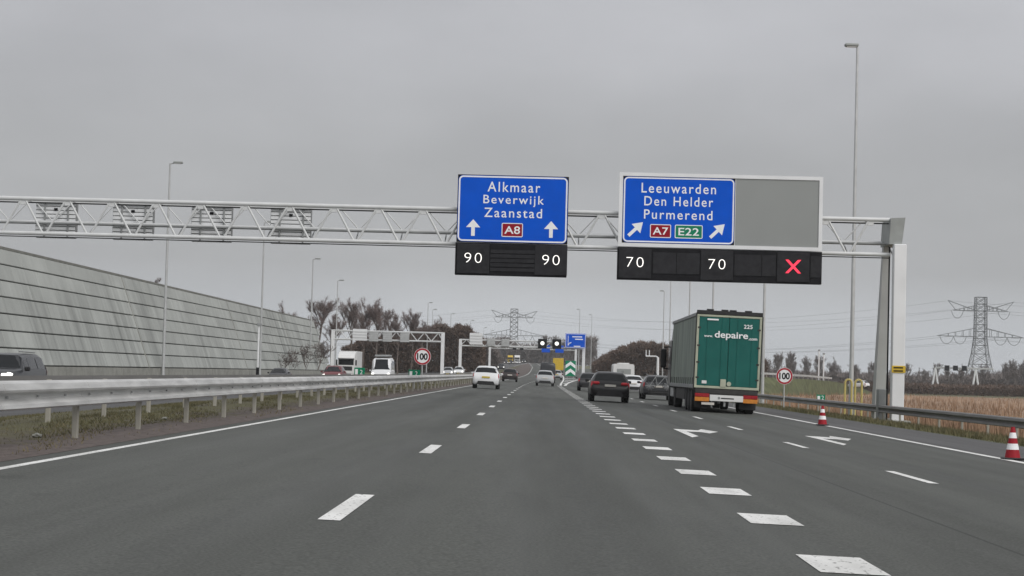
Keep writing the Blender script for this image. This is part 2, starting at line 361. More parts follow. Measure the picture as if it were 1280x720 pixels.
# painted markings, each a sheet 4 mm above the asphalt
def mark(name, quad, parent, n=1):
    """quad: left x at Y0, right x at Y0, Y0, Y1, functions of Y allowed"""
    l, r_, y0, y1 = quad; V = []; F = []
    ys = np.linspace(y0, y1, max(2, n + 1))
    for k, Y in enumerate(ys):
        for g in (l, r_):
            x = g(Y) if callable(g) else g; V.append((x, Y, gz(x, Y) + .005))
        if k: F.append((2 * k - 2, 2 * k - 1, 2 * k + 1, 2 * k))
    me = bpy.data.meshes.new(name); me.from_pydata(V, [], F); me.materials.append(M.whitep); me.update(); return obj(name, me, parent)
mark('edge_line', (lambda Y: -5.13 + xr(Y), lambda Y: -4.93 + xr(Y), 8, 900), road, 120)
for k in range(34):
    y0 = 2.3 + 12 * k; mark('lane_dash', (lambda Y: -1.62 + xr(Y), lambda Y: -1.45 + xr(Y), y0, y0 + 3), road)
mark('lane_line', (lambda Y: -1.62 + xr(Y), lambda Y: -1.45 + xr(Y), 411, 900), road, 60)
for k in range(48):
    y0 = 8.3 + 4 * k; mark('block_marking', (1.82, 2.27, y0, y0 + 1.2), road)
mark('edge_line', (lambda Y: 1.85 + xr(Y), lambda Y: 2.08 + xr(Y), 200, 900), road, 80)
mark('edge_line', (lambda Y: max(2.20 + xe(Y), mainR(Y) + .14), lambda Y: 2.5 + xe(Y), 200, 420), exit_road, 40)
for y0 in (235, 262, 292, 325):
    mark('gore_stripe', (lambda Y: mainR(Y) + .15, lambda Y: max(mainR(Y) + .3, 2.15 + xe(Y)), y0, y0 + 7), exit_road, 2)
for k in range(24):
    y0 = 1.3 + 12 * k; mark('lane_dash', (lambda Y: 5.13 + xe(Y) + .25 * ramp01(Y, 60, 140), lambda Y: 5.27 + xe(Y) + .25 * ramp01(Y, 60, 140), y0, y0 + 3.2), exit_road)
mark('edge_line', (lambda Y: EDGE(Y) - .1 + xe(Y), lambda Y: EDGE(Y) + .1 + xe(Y), 8, 420), exit_road, 60)
AR = [(3.24, 40.4), (3.46, 41.4), (3.46, 44.9), (3.80, 44.9), (3.94, 44.2), (4.30, 45.95), (4.04, 47.7), (3.86, 46.4), (3.27, 46.6)]
for dx in (0, 3.17):
    V = [(x + dx, y, gz(x + dx, y) + .006) for x, y in AR]
    me = bpy.data.meshes.new('arrow_marking'); me.from_pydata(V, [], [(0, 1, 2, 8), (2, 3, 7, 8), (3, 4, 5), (3, 5, 7), (7, 5, 6)]); me.materials.append(M.whitep); me.update(); obj('arrow_marking', me, exit_road)
for x, dash in ((-12.1, 0), (-15.5, 1), (-19.0, 1), (-22.4, 1), (-25.8, 0)):
    if not dash: mark('edge_line', (lambda Y: x - .1 + xo(Y), lambda Y: x + .1 + xo(Y), 10, 900), opp, 80)
    else:
        for k in range(2, 30):
            mark('lane_dash', (lambda Y: x - .07 + xo(Y), lambda Y: x + .07 + xo(Y), 12 * k, 12 * k + 3), opp)

# ------------------------------------------------------------------ grass, reed
def blades(n, xf, ys, h, wd, m, name, dz=0, lean=.4):
    T = np.empty((n, 3, 3), np.float32); k = 0
    for i in range(n):
        Y = ys(); x = xf(Y)
        if x is None: continue
        z = gz(x, Y) + dz; hh = h * random.uniform(.5, 1.2); a = random.uniform(0, 6.28); q = wd * random.uniform(.6, 1.4)
        c, s = math.cos(a) * q, math.sin(a) * q
        T[k] = ((x - c, Y - s, z - .02), (x + c, Y + s, z - .02), (x + random.uniform(-lean, lean) * h, Y + random.uniform(-lean, lean) * h, z + hh)); k += 1
    return tag(obj(name, tris(T[:k], m, name)), kind='stuff')
def clumped(lo, hi, f=.35):
    cs = {}
    def g(Y):
        x = random.uniform(lo, hi)
        v = math.sin(x * 2.1 + Y * .31) + math.sin(x * .9 - Y * .17 + 1.3) + math.sin(Y * .63 + x * 3.3)
        return x if v > f or random.random() < .12 else None
    return g
def inv(a, b):                                              # more of them near the road's near end
    return lambda: a * (b / a) ** random.random()
gl = clumped(-11.4, -6.4, -.1)
blades(60000, lambda Y: (lambda x: None if x is None else x + xr(Y))(gl(Y)), inv(17, 180), .055, .009, M.blade, 'grass', lean=1.1)
gl2 = clumped(-11.4, -5.6, .45)
blades(30000, lambda Y: (lambda x: None if x is None else x + xr(Y))(gl2(Y)), inv(17, 180), .05, .009, M.bladed, 'grass', lean=1.2)
blades(30000, lambda Y: random.uniform(12.05, 17.5) + xe(Y), inv(32, 260), .16, .02, M.blade, 'grass')
blades(9000, lambda Y: random.uniform(12.2, 18.5) + xe(Y), inv(32, 260), .22, .02, M.bladed, 'grass')
blades(42000, lambda Y: random.uniform(18.5, 26) * (1 + random.random() ** 2 * Y / 22) + xe(Y), inv(45, 420), .8, .06, M.reed, 'reed_bed', lean=.25)

# ------------------------------------------------------------------ guardrails
WB = [(-.03, .345), (.02, .343), (.085, .315), (.115, .24), (.105, .215), (.02, .195), (.012, .175), (.012, .135), (.03, .12), (.105, .075), (.115, .03), (.09, .01), (.01, .004), (-.03, .004)]
def guardrail(label, x, face, shift, ztop, ys, step, dense_to, grp='guardrails along the motorway', legs=True, y0=0, m=None):
    """face: +1 the waves look to +X.  ztop: height of rail top over the ground"""
    t = thing('guardrail', label, 'guardrail', (x, ys[0], gz(x, ys[0])), 0, grp); ox, oy, oz = t.location
    Y = ys[0]
    while Y < ys[1]:
        stp = step if Y < dense_to else step * 6
        Y2 = min(Y + stp, ys[1])
        b = MB(); xa, xb = x + shift(Y), x + shift(Y2); za, zb = gz(xa, Y) + ztop - .345, gz(xb, Y2) + ztop - .345
        n = len(WB); lap = .06
        vs = [(xa + face * u - ox, Y - oy - lap, za + v - oz) for u, v in WB] + [(xb + face * u - ox - .004 * face, Y2 - oy, zb + v - oz) for u, v in WB]
        b.add(vs, [tuple(range(n)), tuple(range(n, 2 * n))[::-1]] + [(i, (i + 1) % n, n + (i + 1) % n, n + i) for i in range(n)])
        b.build('rail_section', m or M.rail, t, smooth=False); Y = Y2
    pb = MB(); pb.bev(-.04, .04, -.036, .036, -.4, ztop - .06, .01); pm = pb.mesh('post', M.post)
    sp = MB(); sp.box(-.01, .02, -.05, .05, 0, .16); sm = sp.mesh('spacer', M.steeld)
    bm = MB(); bm.lathe([(.016, 0), (.016, .02), (.008, .03)], 'x', n=6); bmm = bm.mesh('bolt', M.steeld)
    Y = y0 or ys[0] + .4
    while Y < ys[1]:
        px = x + shift(Y)
        if legs: obj('post', pm, t, (px - face * .075 - ox, Y - oy, gz(px, Y) - oz), (0, 0, random.uniform(-.05, .05)))
        Y += 4
    Y = ys[0] + .3
    while Y < min(ys[1], 75):
        px = x + shift(Y); obj('bolt', bmm, t, (px + face * .021 - ox, Y - oy, gz(px, Y) + ztop - .19 - oz), (0, 0, 0 if face > 0 else math.pi)); Y += 1.333
    return t
M.post = mat('weathered post', (.36, .345, .30), .7, .1, .15, 3, rnd=.1)
guardrail('near grey double-wave guardrail in the median beside the left edge line', -6.05, 1, xr, .775, (13.4, 330), 4, 130, y0=13.4)
guardrail('lower guardrail at the back of the median, facing the oncoming carriageway', -8, -1, lambda Y: xo(Y) * .7 + xr(Y) * .3, .76, (14, 330), 8, 90, y0=15, m=M.raild)  # shaded back of this rail is put into the darker colour
guardrail('dark guardrail on the grass verge beyond the hard shoulder, right side', 15.3, -1, xe, .75, (20, 330), 4, 150, y0=22, m=M.raild)  # darker rail colour than the near median rail

# ------------------------------------------------------------------ retaining wall
def mossy():
    m = bpy.data.materials.new('soil with moss'); m.use_nodes = True; t = m.node_tree; b = t.nodes['Principled BSDF']; l = t.links.new; b.inputs['Roughness'].default_value = .95
    g = t.nodes.new('ShaderNodeNewGeometry'); sp = t.nodes.new('ShaderNodeSeparateXYZ'); l(g.outputs['Position'], sp.inputs[0])
    def noise(sc, d, a, c, lo, hi):
        n = t.nodes.new('ShaderNodeTexNoise'); n.inputs['Scale'].default_value = sc; n.inputs['Detail'].default_value = d; l(g.outputs['Position'], n.inputs[0])
        q = t.nodes.new('ShaderNodeMapRange'); q.inputs[1].default_value = a; q.inputs[2].default_value = c; q.inputs[3].default_value = lo; q.inputs[4].default_value = hi; l(n.outputs[0], q.inputs[0]); return q.outputs[0], n.outputs[0]
    n1, raw = noise(.9, 7, .25, .75, -.9, .9)
    q = t.nodes.new('ShaderNodeMapRange'); q.inputs[1].default_value = -5.6; q.inputs[2].default_value = -7.4; q.inputs[3].default_value = -.55; q.inputs[4].default_value = 1.05; l(sp.outputs[0], q.inputs[0])
    a = t.nodes.new('ShaderNodeMath'); a.operation = 'ADD'; a.use_clamp = True; l(n1, a.inputs[0]); l(q.outputs[0], a.inputs[1])
    n2, raw2 = noise(7, 6, .3, .7, .62, 1.35)
    c = t.nodes.new('ShaderNodeMix'); c.data_type = 'RGBA'; c.inputs[6].default_value = (.108, .087, .079, 1); c.inputs[7].default_value = (.092, .086, .040, 1); l(a.outputs[0], c.inputs[0])
    v = t.nodes.new('ShaderNodeVectorMath'); v.operation = 'SCALE'; l(c.outputs[2], v.inputs[0]); l(n2, v.inputs['Scale']); l(v.outputs[0], b.inputs['Base Color'])
    bp = t.nodes.new('ShaderNodeBump'); bp.inputs['Strength'].default_value = .8; bp.inputs['Distance'].default_value = .05; l(raw2, bp.inputs['Height']); l(bp.outputs[0], b.inputs['Normal'])
    return m
bpy.data.objects['median_verge'].data.materials[0] = mossy()
for x, y, sz_, l in ((-6.55, 25.1, .07, 'crumpled white litter on the brown soil by the nearest rail post'), (-7.1, 24.2, .05, 'small pale litter scrap in the moss of the median'), (-6.7, 34.4, .06, 'pale stone-like scrap between rail posts farther along the median')):
    bm = bmesh.new(); bmesh.ops.create_icosphere(bm, subdivisions=2, radius=sz_)
    for v in bm.verts: v.co *= random.uniform(.7, 1.2); v.co.z *= .5
    me = bpy.data.meshes.new('litter'); bm.to_mesh(me); bm.free(); me.materials.append(M.concrete); tag(obj('litter', me, None, (x, y, gz(x, y) + .03)), l, 'litter', 'litter on the median')
wall = thing('retaining_wall', 'long leaning grey wall of stacked stained concrete panels along the far carriageway', 'wall', (-29, 60, -.5))
NROW, PH, PL, Y1 = 7, .96, 6.0, 264.
sx, sz = -2.35, 6.72                                        # lean of the face over its height
FL = math.hypot(sx, sz); ang = math.atan2(-sx, sz)
pb = MB(); h = PH * FL / sz / 1.0
pb.bev(-.14, 0, .014, PL - .014, .055, h - .02, .025); pm = pb.mesh('wall_panel', M.wall)
row = 0
for r_ in range(NROW):
    off = 0 if r_ % 2 == 0 else -PL / 2
    Y = 60 + off
    while Y < Y1 - 1:
        t0 = r_ / NROW
        obj('wall_panel', pm, wall, (.1 + sx * t0 + random.uniform(-.012, .012), Y - 60, 1.35 + sz * t0), (0, -ang, random.uniform(-.0015, .0015)))
        Y += PL
b = MB(); b.prism([(-.10, .6), (-.16, 1.35), (-.16 + sx, 1.35 + sz - .04), (-.55 + sx, 1.35 + sz - .04), (-1.2, .6)], 'y', -3, Y1 - 60 - .2); b.build('wall_core', M.joint, wall)
b = MB(); b.prism([(.02 + sx, 1.36 + sz), (.06 + sx, 1.5 + sz), (-.6 + sx, 1.5 + sz), (-.6 + sx, 1.36 + sz)], 'y', -3, Y1 - 60); b.build('coping', M.concrete, wall)
for k in range(17):
    b = MB(); b.prism([(.62, -.1), (.62, .12), (.42, .35), (.36, 1.33), (.10, 1.33), (.05, -.1)], 'y', 12 * k + .03, 12 * k + 11.97); b.build('parapet_section', M.barrier if hasattr(M, 'barrier') else M.concrete, wall)
for Yj in (82, 130, 170):                                    # slanted cover strips over the expansion joints
    b = MB(); b.add([(.125, Yj, 1.35), (.125, Yj + .22, 1.35), (.125 + sx, Yj + .22, 1.33 + sz), (.125 + sx, Yj, 1.33 + sz), (.02, Yj, 1.35), (.02, Yj + .22, 1.35), (.02 + sx, Yj + .22, 1.33 + sz), (.02 + sx, Yj, 1.33 + sz)],
                    [(0, 1, 2, 3), (7, 6, 5, 4), (0, 3, 7, 4), (1, 5, 6, 2), (0, 4, 5, 1), (3, 2, 6, 7)]); b.build('joint_strip', M.concrete, wall)

# ------------------------------------------------------------------ main gantry
G = 85.
ga = thing('sign_gantry', 'nearest wide white lattice gantry spanning both carriageways', 'gantry', (15.8, G + .5, gz(15.8, G)), 0, 'gantries over the motorway')
gx, gy, g0 = ga.location
XL, XR, ZT, ZB, YF, YB = -32., 15.45, 8.41, 6.86, G + .5, G + 2.0
def gadd(b, name, m, **k): return b.build(name, m, ga, (-gx, -gy, -g0), **k)
for nm, y, z, rr in (('chord', YF, ZT, .098), ('chord', YF, ZB, .092), ('chord', YB, ZT, .08), ('chord', YB, ZB + .62, .075)):
    b = MB(); b.tube((XL, y, z), (XR, y, z), rr, n=12); gadd(b, nm, M.steelw, smooth=True)
b = MB(); b.bev(XL, XR, YF + .35, YF + .75, ZB + .46, ZB + .54, .02); gadd(b, 'cable_tray', M.steeld)
b = MB(); b.tube((XL, YF + .02, ZB - .15), (XR, YF + .02, ZB - .15), .022, n=6); gadd(b, 'dark_line', M.dark)
b = MB(); b.tube((XL, YF + .03, ZT - .17), (XR, YF + .03, ZT - .17), .026, n=6); gadd(b, 'dark_line', M.dark)  # dark tube standing for the shadow line under the top chord
x = -31.3; k = 0
xs = np.arange(-31.3, XR, 1.995)
dm = MB(); dm.tube((0, 0, ZT - .05), (.80, 0, ZB + .05), .05, n=8); dm1 = dm.mesh('diagonal', M.steelw, True)
dm = MB(); dm.tube((0, 0, ZB + .05), (.80, 0, ZT - .05), .05, n=8); dm2 = dm.mesh('diagonal', M.steelw, True)
dm = MB(); dm.tube((0, 0, ZT - .05), (.80, 0, ZB + .62), .03, n=6); dm3 = dm.mesh('diagonal', M.steelw, True)
dm = MB(); dm.tube((0, 0, ZB + .62), (.80, 0, ZT - .05), .03, n=6); dm4 = dm.mesh('diagonal', M.steelw, True)
nb = MB(); nb.bev(-.13, .13, -.02, .02, -.12, .12, .01); nm_ = nb.mesh('gusset', M.steelw)
for x in xs:
    for me, dx, y in ((dm1, .1, YF), (dm2, 1.1, YF), (dm3, .2, YB), (dm4, 1.0, YB)):
        if x + dx + .8 < XR: obj('diagonal', me, ga, (x + dx - gx, y - gy, -g0))
    obj('gusset', nm_, ga, (x - gx, YF - .01 - gy, ZT - .16 - g0))
    b = MB(); b.tube((x, YF, ZT), (x, YB, ZT), .03, n=6); gadd(b, 'brace', M.steelw)
    b = MB(); b.tube((x + 1, YF, ZB), (x + 1, YB, ZB + .62), .03, n=6); gadd(b, 'brace', M.steeld)
for X0, s in ((15.75, 1), (-32.3, -1)):
    zz = gz(X0, G)
    b = MB(); b.prism([(X0 - s * .40, 7.3), (X0 - s * .34, 8.46), (X0 + s * .30, 8.50), (X0 + s * .16, 7.3)], 'y', G + .1, G + 2.3); gadd(b, 'head_block', M.head)
    b = MB(); b.bev(X0 - .22, X0 + .33, G - .15, G + .32, zz - .3, 7.3, .03); gadd(b, 'leg', M.legw)
    b = MB(); q = [(-.16, 7.3, G + 1.7), (.16, 7.3, G + 1.7), (.16, 7.3, G + 2.1), (-.16, 7.3, G + 2.1)]; p = [(-.24, zz - .3, G + 3.6), (.26, zz - .3, G + 3.6), (.31, zz - .3, G + 4.1), (-.31, zz - .3, G + 4.1)]
    ofs = X0 - s * .20
    b.add([(ofs + a, c, e) for a, e, c in q] + [(ofs + a + (.10 if s > 0 else 0), c, e) for a, e, c in p], [(0, 1, 2, 3), (7, 6, 5, 4), (0, 4, 5, 1), (1, 5, 6, 2), (2, 6, 7, 3), (3, 7, 4, 0)]); gadd(b, 'leg', M.legg)
    b = MB(); b.tube((X0 - s * .31, G + .5, 7.2), (X0 - s * .31, G + .5, zz), .035, n=8); gadd(b, 'cable_duct', M.dark)
    for y in (G + .1, G + 3.85):
        b = MB(); b.bev(X0 - .6, X0 + .6, y - .5, y + .5, zz - .35, zz + .18, .04); gadd(b, 'footing', M.concrete)
zz = gz(15.8, G)
b = MB(); b.bev(15.47 - .30, 15.47 + .14, G + 1.2, G + 1.7, zz, zz + 1.55, .03); tag(b.build('control_cabinet', M.steeld), 'grey roadside control cabinet standing between the right gantry legs', 'cabinet')
pl = MB(); pl.bev(15.50, 16.11, G - .19, G - .16, 1.62, 1.93, .008); pl = pl.build('number_plate', M.yellow, ga, (-gx, -gy, -g0))
for z in (1.70, 1.84):
    b = MB(); b.box(15.58, 16.0, G - .196, G - .191, z - .03, z + .03); b.build('plate_line', M.dark, pl)

# ------------------------------------------------------------------ direction signs on the main gantry
def rrect(x0, x1, z0, z1, r, n=5):
    P = []
    for cx, cz, a0 in ((x1 - r, z0 + r, -90), (x1 - r, z1 - r, 0), (x0 + r, z1 - r, 90), (x0 + r, z0 + r, 180)):
        for i in range(n + 1): a = R(a0 + 90 * i / n); P.append((cx + r * math.cos(a), cz + r * math.sin(a)))
    return P
def ring(x0, x1, z0, z1, r, t, y, thick=.008):
    a = rrect(x0, x1, z0, z1, r); c = rrect(x0 + t, x1 - t, z0 + t, z1 - t, max(.01, r - t)); n = len(a); b = MB()
    V = [(u, y, v) for u, v in a] + [(u, y, v) for u, v in c] + [(u, y + thick, v) for u, v in a] + [(u, y + thick, v) for u, v in c]
    F = []
    for i in range(n): j = (i + 1) % n; F += [(i, j, n + j, n + i), (i, 2 * n + i, 2 * n + j, j), (n + i, n + j, 3 * n + j, 3 * n + i)]
    return b.add(V, F)
def arrow_mb(cx, cz, ln, wd, rot):
    P = [(-.13, -.5), (.13, -.5), (.13, .02), (.5, .02), (0, .5), (-.5, .02), (-.13, .02)]
    P = [(x * wd, z * ln) for x, z in P]; c, s = math.cos(rot), math.sin(rot); b = MB()
    V = [(cx + c * x + s * z, 0, cz - s * x + c * z) for x, z in P]; n = 7
    V += [(a, .006, e) for a, _, e in V]
    return b.add(V, [(0, 1, 2, 6), (3, 4, 5), (2, 3, 5, 6), (7, 8, 9, 13), (10, 11, 12), (9, 10, 12, 13)] + [(i, (i + 1) % n, n + (i + 1) % n, n + i) for i in range(n)])
def shield(parent, cx, cz, wd, ht, y, m, s):
    b = MB(); b.prism(rrect(cx - wd / 2, cx + wd / 2, cz - ht / 2, cz + ht / 2, .06), 'y', y, y + .006); o = b.build('route_shield', m, parent)
    ring(cx - wd / 2, cx + wd / 2, cz - ht / 2, cz + ht / 2, .06, .035, y - .004, .003).build('border', M.white, o)
    text('lettering', s, cx, cz, wd * .74, ht * .56, y - .004, M.white, o, 1.05, .012)
def matrix(label, x0, x1, z0, z1, items, louvers, y, group=None):
    t = thing('matrix_sign', label, 'matrix sign', (0, 0, 0), 0, group)
    b = MB(); b.bev(x0, x1, y, y + .38, z0, z1, .015); b.build('housing', M.dark, t)
    for u0, u1, v0, v1, n in louvers:
        for i in range(n):
            h_ = (v1 - v0) / n; b = MB(); b.bev(u0, u1, y - .03, y - .002, v0 + h_ * i + .025, v0 + h_ * (i + 1) - .015, .01); b.build('cover_panel', M.darkg, t)
    for s, cx, cz, wd, ht in items:
        b = MB(); b.bev(cx - .72, cx + .72, y - .05, y - .002, z0 + .07, z1 - .05, .012); d_ = b.build('display', M.darkg, t)
        if s == 'X':
            for sg in (1, -1):
                b = MB(); c = .085; hw, hh = wd / 2, ht / 2
                yy = y - .062 - (.003 if sg > 0 else 0)
                b.add([(cx - hw, yy, cz - sg * hh), (cx - hw + c * 1.6, yy, cz - sg * hh), (cx + hw, yy, cz + sg * hh), (cx + hw - c * 1.6, yy, cz + sg * hh)], [(0, 1, 2, 3)]); b.build('lamp_bar', M.ledr, d_)
        else: text('digits', s, cx, cz, wd, ht, y - .056, M.led, d_, 1.2, -.020)
    return t
def dsign(name, label, x0, x1, z0, z1, y): return thing(name, label, 'road sign', (0, 0, 0), 0, 'direction signs on the nearest gantry')
def panel(t, x0, x1, z0, z1, y, name='panel', m=None, back=.10):
    b = MB(); b.bev(x0, x1, y, y + back, z0, z1, .012); return b.build(name, m or M.blue, t)
Y = G
s1 = dsign('direction_sign', 'blue overhead sign reading Alkmaar Beverwijk Zaanstad A8 with two upward arrows', 0, 0, 0, 0, Y)
panel(s1, -3.83, 1.10, 6.92, 9.93, Y, 'backing', M.dark, .08); 
b = MB(); b.prism(rrect(-3.80, 1.07, 6.95, 9.90, .22), 'y', Y - .012, Y - .002); b.build('panel', M.blue, s1)
ring(-3.78, 1.05, 6.97, 9.88, .20, .065, Y - .018, .004).build('border', M.white, s1)
for s, cx, cz, wd, ht in (('Alkmaar', -1.33, 9.41, 2.34, .45), ('Beverwijk', -1.33, 8.79, 2.69, .50), ('Zaanstad', -1.34, 8.26, 2.57, .42)):
    text('lettering', s, cx, cz, wd, ht, Y - .018, M.white, s1, 1.22, .006)
for cx in (-3.10, .36):
    o = arrow_mb(cx, 7.57, .74, .63, 0).build('arrow', M.white, s1); o.location.y = Y - .02
shield(s1, -1.36, 7.50, .94, .62, Y - .02, M.red, 'A8')
s2 = dsign('direction_sign', 'wide overhead sign reading Leeuwarden Den Helder Purmerend with a blank grey right half', 0, 0, 0, 0, Y)
panel(s2, 3.34, 12.36, 6.90, 10.20, Y, 'backing', M.steelw, .12)
ring(3.34, 12.36, 6.90, 10.20, .02, .16, Y - .05, .05).build('frame', M.legw, s2)
b = MB(); b.bev(8.52, 12.19, Y - .012, Y - .002, 7.07, 10.03, .004); b.build('blank_panel', M.signgrey, s2)
b = MB(); b.bev(3.51, 8.48, Y - .010, Y - .002, 7.07, 10.03, .003); b.build('panel_backing', M.dark, s2)
b = MB(); b.prism(rrect(3.53, 8.46, 7.09, 10.02, .22), 'y', Y - .020, Y - .011); b.build('panel', M.blue, s2)
ring(3.55, 8.44, 7.11, 10.0, .20, .06, Y - .025, .004).build('border', M.white, s2)
for s, cx, cz, wd, ht in (('Leeuwarden', 5.98, 9.53, 3.30, .44), ('Den Helder', 5.99, 8.95, 3.05, .42), ('Purmerend', 5.98, 8.36, 3.03, .42)):
    text('lettering', s, cx, cz, wd, ht, Y - .025, M.white, s2, 1.22, .006)
for cx in (4.11, 7.73):
    o = arrow_mb(cx, 7.69, .88, .56, R(46)).build('arrow', M.white, s2); o.location.y = Y - .027
shield(s2, 5.21, 7.62, .93, .60, Y - .027, M.red, 'A7'); shield(s2, 6.46, 7.62, 1.23, .60, Y - .027, M.green, 'E22')
matrix('black lane signal box under the Alkmaar sign showing 90 twice', -3.86, 1.10, 5.46, 6.90, [('90', -3.06, 6.22, .77, .44), ('90', .39, 6.21, .77, .44)], [(-2.30, -.32, 5.62, 6.62, 5)], Y - .05, 'lane signals facing the camera on the nearest gantry')
matrix('long black lane signal box showing 70, 70 and a red cross', 3.33, 12.37, 5.43, 6.87, [('70', 4.11, 6.21, .76, .44), ('70', 7.73, 6.21, .75, .44), ('X', 11.10, 6.19, .69, .59)],
       [(4.90, 5.93, 5.70, 6.68, 1), (5.95, 6.98, 5.70, 6.68, 1), (8.50, 9.70, 5.70, 6.68, 1), (9.72, 10.34, 5.70, 6.68, 1), (11.86, 12.34, 5.70, 6.68, 1)], Y - .05, 'lane signals facing the camera on the nearest gantry')
# backs of the signals for the oncoming carriageway
def back_sign(label, cx, z0, z1, wd, y, m, grp, ribs=8, deep=.4):
    t = thing('louvred_signal', label, 'matrix sign', (cx, y, z0), 0, grp); h_ = z1 - z0
    b = MB(); b.bev(-wd / 2, wd / 2, .02, deep, 0, h_, .015); b.build('housing', m, t)
    for i in range(ribs):
        b = MB(); z = h_ * (i + .12) / ribs; b.bev(-wd / 2 + .02, wd / 2 - .02, -.05, .018, z, z + h_ / ribs * .78, .012); b.build('louvre', m if m is not M.steeld else M.legw, t)
    return t
for cx, which in ((-22.25, 'leftmost'), (-18.72, 'second from left'), (-15.12, 'third from left'), (-11.5, 'nearest the sign')):
    t = back_sign('louvred signal back on the nearest gantry, %s of four' % which, cx, 6.94, 8.40, 1.85, G + 2.15, M.steeld, 'signal backs on the nearest gantry')
    b = MB(); b.bev(-.07, .09, -.09, -.03, 1.08, 1.2, .01); b.build('vent', M.dark, t)
    for sx_ in (-.48, .58):
        b = MB(); b.bev(sx_ - .035, sx_ + .035, -.12, -.06, -.12, 1.48, .01); b.build('bracket', M.steeld, t)
    b = MB(); b.bev(-.9, .9, .05, .35, -.16, -.10, .01); b.build('tray', M.steeld, t)

# ------------------------------------------------------------------ farther gantries
def far_gantry(label, x0, x1, zt, zb, Y, grp='gantries over the motorway', step=2.2, r=.13):
    t = thing('sign_gantry', label, 'gantry', (x0, Y, gz(x0, Y)), 0, grp); o = Vector(t.location)
    def put(b, n, m): return b.build(n, m, t, tuple(-o))
    for y in (Y, Y + 1.2):
        for z in (zt, zb): b = MB(); b.tube((x0, y, z), (x1, y, z), r, n=6); put(b, 'chord', M.steelw)
    x = x0; k = 0
    while x < x1 - .3:
        b = MB(); b.tube((x, Y, zb if k % 2 == 0 else zt), (min(x1, x + step / 2), Y, zt if k % 2 == 0 else zb), r * .6, n=5, cap=False); put(b, 'diagonal', M.steelw); x += step / 2; k += 1
    for x in (x0, x1):
        b = MB(); b.bev(x - .27, x + .27, Y - .1, Y + .4, gz(x, Y) - .3, zt + .1, .03); put(b, 'leg', M.legw)
        b = MB(); b.bev(x - .2, x + .2, Y + .9, Y + 1.3, gz(x, Y) - .3, zt, .03); put(b, 'leg', M.steel)
    return t
gr = 'signal boards on the farther gantries'
def bp(label, cx, cz, wd, ht, Y, m, name='blank_sign'):
    t = thing(name, label, 'road sign', (cx, Y, cz - ht / 2), 0, gr)
    b = MB(); b.bev(-wd / 2, wd / 2, .03, .16, 0, ht, .02); b.build('panel', m, t)
    for z in (.25, .5, .75): b = MB(); b.box(-wd / 2 + .04, wd / 2 - .04, -.03, .028, ht * z - .04, ht * z + .04); b.build('rib', M.steel, t)
    return t
far_gantry('lattice gantry across the oncoming lanes in front of the leafless trees', -32.4, -15.2, 7.1, 5.75, 300)
bp('white sign back on the gantry in front of the leafless trees', -28.18, 6.5, 2.25, 1.8, 299.7, M.legw)
for cx, l in ((-26.0, 'beside the white sign back'), (-23.85, 'in the middle of the beam'), (-21.15, 'nearest the median leg')):
    t = back_sign('grey signal back on the tree-side gantry, ' + l, cx, 5.5, 7.15, 1.42, 299.5, M.steel, gr, 5)
far_gantry('farther gantry behind the white hatchback, with lamp signals and blue sign', -14.5, 8.0, 7.0, 5.9, 350)
bp('white sign back standing high on the farther gantry', -11.68, 7.2, 2.33, 2.1, 349.7, M.legw)
for cx, l in ((-8.9, 'left one of two on the farther gantry'), (-6.3, 'right one of two on the farther gantry')):
    back_sign('grey signal back, ' + l, cx, 5.95, 7.3, 1.46, 349.4, M.steel, gr, 5)
for cx, l in ((.44, 'left'), (3.06, 'right')):
    t = thing('lane_signal', 'black square lane signal with a white disc, %s one of the pair' % l, 'lane signal', (cx, 349.4, 5.75), 0, gr)
    b = MB(); b.bev(-.8, .8, 0, .35, 0, 1.75, .03); b.build('housing', M.dark, t)
    b = MB(); b.lathe([(.36, 0), (.36, .03)], 'y', (0, -.04, .95), 20); b.build('lamp', M.led, t)
t = thing('direction_sign', 'small blue direction sign with an arrow beside the two disc signals', 'road sign', (6.44, 349.0, 6.0), 0, gr)
b = MB(); b.bev(-1.86, 1.86, 0, .12, 0, 2.62, .02); b.build('panel', M.blue, t)
ring(-1.80, 1.80, .06, 2.56, .12, .07, -.008, .004).build('border', M.white, t)
b = MB(); b.path([(-1.35, -.02, .35), (-1.35, -.02, 2.2)], .05, 5); b.path([(-1.35, -.02, .45), (-1.15, -.02, .8), (-.75, -.02, .95)], .09, 5); b.build('arrow', M.white, t)
for z, a, c in ((2.02, -.6, 1.2), (1.58, -.1, 1.35), (.3, -.3, .9)):
    b = MB(); b.box(a, c, -.010, -.002, z - .09, z + .09); b.build('text_line', M.white, t)
far_gantry('most distant gantry with two tiny black signals over the road', -12.5, 9, 7.9, 7.2, 480, r=.09)
for cx, l in ((-6.3, 'left'), (-4.5, 'right')):
    t = thing('lane_signal', 'tiny black lane signal on the most distant gantry, %s of two' % l, 'lane signal', (cx, 479.5, 6.95), 0, gr)
    b = MB(); b.bev(-.42, .42, 0, .3, 0, .9, .02); b.build('housing', M.dark, t)
    b = MB(); b.box(-.5, .5, .05, .25, .9, .98); b.build('cap', M.steeld, t)
for cx, l in ((1.5, 'left'), (4.9, 'right')):
    t = thing('direction_sign', 'tiny blue sign under the disc signals, %s of two' % l, 'road sign', (cx, 479.4, 6.5), 0, gr)
    b = MB(); b.bev(-1.05, 1.05, 0, .1, 0, 1.8, .02); b.build('panel', M.blue, t)
    b = MB(); b.box(-.6, .6, -.012, -.003, 1.1, 1.3); b.build('text_line', M.white, t)

